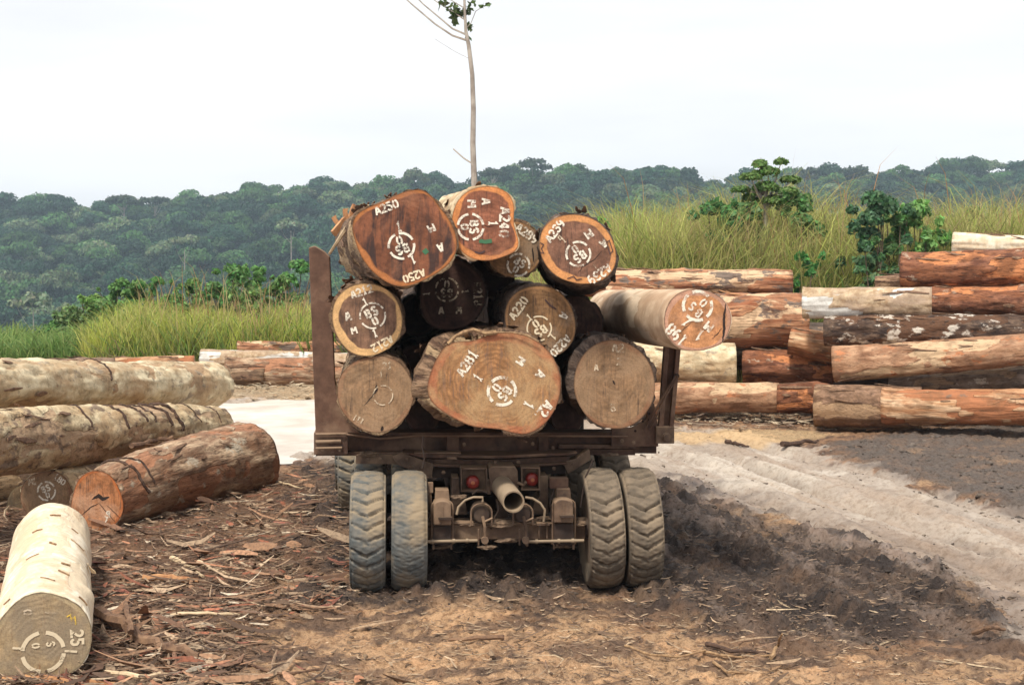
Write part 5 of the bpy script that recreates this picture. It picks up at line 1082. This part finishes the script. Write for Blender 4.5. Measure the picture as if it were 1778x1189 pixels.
# thin bare sapling behind the load
p = at(826, 560, 24.5); zb = float(ground_z(p[0], p[1])[0]); root = empty('sapling', (p[0], p[1], zb)); tag(root, 'tall thin nearly bare sapling rising behind the load, few leaves at its top', 'tree')
def S(px, py, dy=0): return at(px, py, 24.5+dy)-np.array((p[0], p[1], zb))
mb = MB(); tp_ = [(828, 700), (826, 560), (824, 330), (821, 250), (822, 190), (820, 130), (814, 80), (809, 55), (807, 20), (805, -40), (803, -90)]
mb.tube([S(*q) for q in tp_], [.07, .062, .052, .047, .043, .038, .035, .028, .022, .018, .01], 8); mb.build('trunk', M['trunk'], root, True)
for pts_, r in (([(821, 285), (805, 275), (787, 259)], .016), ([(809, 70), (785, 62), (755, 42), (715, 8), (690, -15)], .02), ([(808, 60), (785, 50), (765, 33), (735, 8), (715, -12)], .018), ([(807, 35), (785, 20), (760, 5), (740, -10)], .012), ([(807, 15), (790, 5), (770, -8)], .01), ([(809, 50), (818, 40), (826, 20), (848, 6)], .008), ([(820, 105), (790, 90), (755, 68)], .004)):
    mb = MB(); mb.tube([S(a, b, .1*i) for i, (a, b) in enumerate(pts_)], [r*(1-.12*i) for i in range(len(pts_))], 5); mb.build('branch', M['trunk'], root, True)
lv = []; 
for (a, b, n, sp) in ((787, 18, 26, 9), (793, 24, 16, 6), (771, 6, 10, 5), (806, 22, 14, 5), (815, 12, 14, 6), (815, 46, 8, 4), (836, 11, 7, 4), (847, 7, 4, 3), (790, 40, 5, 4), (818, 60, 4, 5)):
    c0 = S(a, b, .1); q = RNG.normal(size=(n, 3))*sp*24.5/F*.7; lv.append(c0+q)
lv = np.concatenate(lv); link('crown', quads_mesh('crown', leaf_quads(lv, RNG.normal(size=lv.shape), RNG.uniform(.05, .11, len(lv)), RNG, 1.6), (.075, .11, .035), .3, RNG), mleaf, root)

# ------------------------------------------------------------ litter on the ground
def in_poly(x, y, poly): return poly_sd(x, y, poly) < 0
def litter(name, label, n, sampler, lmin, lmax, wmin, wmax, tints, seed, lift=.02, cat='litter', flat=.12, curl=.25):
    rng = np.random.default_rng(seed); x, y = sampler(rng, n); n = len(x); z = ground_z(x, y)
    Ln = lmin+(lmax-lmin)*rng.random(n)**2.2; Wd = wmin+(wmax-wmin)*rng.random(n)**1.5; a = rng.normal(size=n)*.75+rng.choice([0, math.pi/2, .3], n, p=[.6, .1, .3])
    d = np.stack([np.cos(a), np.sin(a), rng.normal(size=n)*flat], -1); s = np.stack([-np.sin(a), np.cos(a), rng.normal(size=n)*.35], -1)
    c = np.stack([x, y, z+lift*rng.random(n)+np.abs(d[:, 2])*Ln*.35+.006], -1); up = np.array((0, 0, 1.)); k = (rng.random(n)*curl*Ln)[:, None]; bnd = (rng.normal(size=n)*.12*Ln)[:, None]
    V = []
    for t, wf in ((-.5, .35), (-.17, 1), (.2, .85), (.5, .2)):
        m = c+d*(Ln*t)[:, None]+up*k*(t*t*2-.15)+s*bnd*(1-4*t*t); w2 = s*(Wd*wf*.5)[:, None]; V += [m-w2, m+w2+up*.3*Wd[:, None]*.3, m+up*(Wd*.35+.002)[:, None]*wf]
    V = np.stack(V, 1); i0 = np.arange(n)[:, None]*12; F_ = []
    for j in range(3):
        for (p_, q_) in ((0, 1), (1, 2), (2, 0)): F_.append(i0+np.array([[3*j+p_, 3*j+q_, 3*j+3+q_, 3*j+3+p_]]))
    tn = np.array(tints); cc = tn[rng.integers(len(tn), size=n)]*rng.uniform(.6, 1.3, n)[:, None]; tt = np.repeat(np.concatenate([cc, np.ones((n, 1))], 1), 12, 0)
    o = link(name, mesh_np(name, V.reshape(-1, 3), np.concatenate(F_), {'tint': ('FLOAT_COLOR', tt)}, False), mchip); tag(o, label, cat, kind='stuff'); return o
mm = NM('bark_litter', .9); mm.col(mm.mix(mm.ramp(mm.noise(mm.objpos(), 40, 4), (.35, .5), (.6, 0.)), mm.attr('tint').outputs['Color'], (.06, .04, .03))); mchip = mm.m
def samp(poly, y0, y1, power=1., soft=0.4):
    def f(rng, n):
        m = n*3; u = rng.random(m); y = 1/(1/y0+(1/y1-1/y0)*u); x = rng.uniform(-1, 1, m)*(.42*y+.3)
        w_ = .35*fbm(x*1.3, y*1.3, o=3); sdv = poly_sd(x, y, poly)+w_; ok = rng.random(m) < sstep(soft, -soft, sdv); return x[ok][:n], y[ok][:n]
    return f
FORE = gpoly([(-600, 700), (1900, 700), (2000, 1500), (-900, 1500)])
RIGHTF = gpoly([(620, 1030), (1150, 1000), (1600, 1090), (2000, 1250), (2000, 1500), (300, 1500), (560, 1100)])
BR = [(.2, .12, .075), (.12, .075, .05), (.3, .2, .13), (.09, .06, .045), (.38, .27, .18), (.16, .1, .07)]
litter('bark_litter', 'thick litter of brown bark strips and shreds on the left foreground', 11500, samp(LITTER, 6.5, 20), .02, .34, .006, .028, BR, 11, .04)
litter('bark_litter', 'fine shredded bark and fibres across the left foreground', 22000, samp(LITTER, 6.5, 18), .01, .09, .003, .012, BR, 12, .02)
litter('pale_splinters', 'pale wood splinters scattered in the bark litter', 800, samp(LITTER, 6.5, 20), .05, .36, .008, .03, [(.5, .38, .26), (.42, .3, .2), (.6, .5, .38)], 13, .04)
litter('bark_slabs', 'big curled slabs of torn bark in the lower left litter', 520, samp(LITTER, 6.5, 17), .12, .62, .03, .10, [(.2, .11, .07), (.3, .17, .1), (.13, .08, .055), (.36, .2, .12), (.42, .3, .2)], 31, .04, curl=.3)
litter('red_bark_flakes', 'reddish bark flakes in the litter at lower left', 900, samp(LITTER, 6.5, 17), .05, .4, .012, .05, [(.32, .12, .07), (.26, .1, .07), (.4, .19, .11)], 14, .04)
litter('bark_litter', 'trodden bark shreds around and behind the truck wheels', 9000, samp(DARK, 7.5, 17), .01, .12, .003, .014, [(.16, .11, .08), (.09, .065, .05), (.24, .17, .12)], 30, .01)
litter('soil_crumbs', 'crumbs, twigs and fibres on the tan foreground soil', 9000, samp(RIGHTF, 6.5, 12), .01, .12, .003, .014, [(.2, .13, .09), (.45, .33, .22), (.1, .07, .05), (.32, .22, .14)], 15, .01)
litter('bark_slabs', 'scraps of torn bark on the right foreground soil', 90, samp(RIGHTF, 6.5, 12), .08, .4, .015, .05, [(.2, .13, .085), (.32, .22, .14), (.14, .09, .06)], 32, .02)
litter('wood_shavings', 'pale twigs lying on the tan foreground soil', 160, samp(RIGHTF, 6.5, 12), .08, .5, .006, .02, [(.5, .38, .25), (.24, .15, .1)], 16, .02, curl=.1)
litter('road_crumbs', 'dark crumbs of mud on the pale road', 600, samp(ROAD, 9, 24), .01, .05, .006, .02, [(.16, .12, .1), (.3, .24, .19)], 17, .0)
litter('bark_litter', 'bark rubbish along the foot of the right log stack', 5000, samp(gpoly([(1175, 700), (1450, 705), (1460, 745), (1175, 742)]), 18, 26, soft=.2), .03, .3, .01, .04, [(.3, .23, .16), (.42, .34, .24), (.17, .12, .09)], 18, .08)
litter('bark_litter', 'dry litter in front of the logs at the back left', 4000, samp(gpoly([(380, 664), (560, 664), (560, 696), (390, 694)]), 22, 32, soft=.3), .03, .3, .01, .05, [(.4, .33, .22), (.3, .23, .15), (.5, .4, .28)], 19, .06)
# clods of churned mud (lumpy, irregular)
def clods(name, label, n, sampler, rmin, rmax, tints, seed):
    rng = np.random.default_rng(seed); x, y = sampler(rng, n); n = len(x); z = ground_z(x, y)
    bm = bmesh.new(); bmesh.ops.create_icosphere(bm, subdivisions=2, radius=1); bm.verts.ensure_lookup_table(); S0 = np.array([v.co[:] for v in bm.verts]); F0 = np.array([[v.index for v in f.verts] for f in bm.faces]); bm.free()
    r = rmin+(rmax-rmin)*rng.random(n)**3; off = rng.uniform(0, 99, n)
    V = S0[None]*(1+.45*vnoise(S0[None, :, 0]*1.7+off[:, None], S0[None, :, 1]*1.7, S0[None, :, 2]*1.7)+.25*vnoise(S0[None, :, 0]*4.1+off[:, None], S0[None, :, 1]*4.1, S0[None, :, 2]*4.1))[..., None]
    a = rng.uniform(0, 6.28, n); sx = r*rng.uniform(.8, 1.8, n); sy = r*rng.uniform(.6, 1.2, n); sz = r*rng.uniform(.4, .9, n); q = V*np.stack([sx, sy, sz], -1)[:, None]
    X = q[..., 0]*np.cos(a)[:, None]-q[..., 1]*np.sin(a)[:, None]+x[:, None]; Y = q[..., 0]*np.sin(a)[:, None]+q[..., 1]*np.cos(a)[:, None]+y[:, None]; Z = q[..., 2]+z[:, None]-.2*sz[:, None]
    tn = np.array(tints); c = tn[rng.integers(len(tn), size=n)]*rng.uniform(.7, 1.3, n)[:, None]; tt = np.repeat(np.concatenate([c, np.ones((n, 1))], 1), len(S0), 0)
    Fq = (F0[None]+np.arange(n)[:, None, None]*len(S0)).reshape(-1, 3)
    o = link(name, mesh_np(name, np.stack([X, Y, Z], -1).reshape(-1, 3), Fq, {'tint': ('FLOAT_COLOR', tt)}, True), mg.m); tag(o, label, 'mud', kind='stuff')
DM = [(.10, .078, .066), (.085, .065, .055), (.14, .11, .09), (.2, .15, .12)]
clods('mud_clods', 'dark lumps of churned mud around and right of the truck', 5000, samp(DARK, 8, 18), .004, .026, DM, 21)
clods('mud_clods', 'brown clods on the tan foreground soil', 1300, samp(RIGHTF, 6.5, 12), .005, .02, [(.3, .2, .13), (.2, .13, .09), (.4, .28, .18)], 22)
clods('mud_clods', 'grey mud lumps at the far right of the yard', 2400, samp(GREYR, 11, 23), .008, .045, [(.14, .115, .1), (.19, .155, .13)], 23)
clods('mud_clods', 'mud crumbs on the pale road', 900, samp(ROAD, 9, 24), .006, .022, [(.3, .25, .2), (.2, .16, .13)], 24)
# larger single sticks and slabs of bark
def stick(name, label, pts_, r0, r1, mat='strip', cat='branch', flat=1., zoff=.0, group=None):
    W_ = []
    for q in pts_:
        g_ = gnd(q[0], q[1]); z_ = float(ground_z(g_[0], g_[1])[0])+(q[2] if len(q) > 2 else .02); g2 = gnd(q[0], q[1], z_); W_.append(g2)
    W_ = np.array(W_); base = W_[0].copy(); fine = []; m_ = len(W_)
    for i in range(m_-1):
        for j in range(4): fine.append(W_[i]+(W_[i+1]-W_[i])*j/4+RNG.normal(size=3)*r0*.25)
    fine.append(W_[-1]); rads = [r0+(r1-r0)*i/(len(fine)-1)+r0*.12*math.sin(i*2.3) for i in range(len(fine))]
    mb = MB(); mb.tube([f-base for f in fine], rads, 7)
    o = mb.build(name, M[mat], None, True, loc=base.tolist()); tag(o, label, cat, group); return o
stick('broken_branch', 'thick dark broken branch lying right of the pale foreground log', [(172, 1062, .07), (215, 1078, .1), (245, 1108, .07), (290, 1122, .04), (345, 1138, .02)], .05, .03)
stick('bark_stub', 'short pale-topped stub standing on the dark broken branch', [(228, 1098, .1), (222, 1072, .16), (218, 1046, .22)], .026, .018, 'strip')
stick('pale_stick', 'long pale stick lying level in the litter left of the truck', [(298, 1066, .04), (360, 1064, .04), (430, 1068, .03)], .014, .01, 'strip_pale', 'stick')
stick('wood_slab', 'pale splintered slab of wood in the litter left of the truck wheels', [(300, 968, .04), (335, 985, .05), (352, 1000, .03)], .028, .015, 'strip_pale', 'wood')
stick('wood_slab', 'pale slab of wood beside the splintered one', [(345, 975, .03), (365, 985, .06), (400, 998, .02)], .02, .012, 'strip_pale', 'wood')
stick('bark_slab', 'reddish slab of bark in the litter below the orange-ended log', [(250, 1002, .03), (300, 1003, .05), (345, 1008, .02)], .03, .02, 'strip_orange', 'bark')
stick('long_bark', 'long reddish bark strip along the bottom left corner', [(0, 1180, .03), (60, 1180, .05), (130, 1184, .03), (200, 1189, .02)], .03, .02, 'strip_orange', 'bark')
stick('long_bark', 'long pale bark strip sweeping along the lower left edge', [(170, 1165, .04), (240, 1172, .05), (310, 1168, .04), (380, 1152, .02)], .018, .01, 'strip_pale', 'bark')
stick('long_bark', 'curved brown bark strip crossing the lower left corner', [(385, 1128, .03), (430, 1152, .04), (490, 1170, .03), (560, 1162, .02)], .015, .008, 'strip', 'bark')
stick('bent_root', 'long curved tan root lying on the soil at the lower right', [(1085, 1120, .03), (1130, 1136, .03), (1180, 1140, .03), (1225, 1128, .03)], .010, .006, 'scar', 'stick')
stick('bent_root', 'dark forked stick on the soil at the lower right', [(1228, 1118, .04), (1270, 1130, .04), (1330, 1132, .03)], .018, .01, 'b_dark_s', 'stick')
stick('bent_root', 'tan twig lying under the dark forked stick at the lower right', [(1220, 1130, .02), (1280, 1141, .02), (1345, 1136, .02)], .01, .007, 'scar', 'stick')
stick('wood_slab', 'tan wood shard standing at the end of the dark forked stick', [(1340, 1140, .03), (1350, 1118, .05), (1358, 1100, .1)], .015, .006, 'scar', 'wood')
stick('bent_root', 'curved strip of bark at the bottom right of the foreground', [(1240, 1150, .02), (1262, 1166, .03), (1305, 1168, .02)], .012, .006, 'scar', 'stick')
stick('bent_root', 'brown stick on the soil near the right edge of the foreground', [(1690, 1098, .03), (1720, 1088, .04), (1745, 1092, .02)], .02, .012, 'strip', 'stick')
stick('dark_plank', 'dark flat piece of wood by the ochre puddle', [(1358, 771, .04), (1390, 768, .05), (1420, 764, .04)], .04, .02, 'b_dark_s', 'wood')
stick('dark_stick', 'small dark stick at the edge of the ochre puddle', [(1262, 767, .03), (1280, 770, .04), (1300, 775, .03)], .03, .015, 'b_dark_s', 'stick')
stick('pale_stick', 'pale twig right behind the litter by the reddish log end', [(480, 835, .03), (500, 840, .05), (525, 848, .02)], .014, .008, 'strip_pale', 'stick')
stick('dark_stick', 'dark twig lying across the tan soil in the middle foreground', [(780, 1110, .02), (830, 1108, .03), (875, 1106, .03)], .012, .02, 'strip', 'stick')
stick('dry_branch', 'grey branch leaning on the left stack between two cream logs', [(230, 775, .62), (270, 765, .7), (300, 758, .75)], .03, .02, 'strip', 'branch')

# ------------------------------------------------------------ air
mh = bpy.data.materials.new('haze_air'); mh.use_nodes = True; ht = mh.node_tree; ht.nodes.clear()
ho = ht.nodes.new('ShaderNodeOutputMaterial'); hv = ht.nodes.new('ShaderNodeVolumePrincipled'); ht.links.new(hv.outputs[0], ho.inputs['Volume'])
hv.inputs['Color'].default_value = (.66, .84, 1, 1); hv.inputs['Density'].default_value = .00038; hv.inputs['Anisotropy'].default_value = .2
mb = MB(); mb.box(-900, 900, -30, 1150, -60, 75); tag(mb.build('haze', mh), kind='stuff')
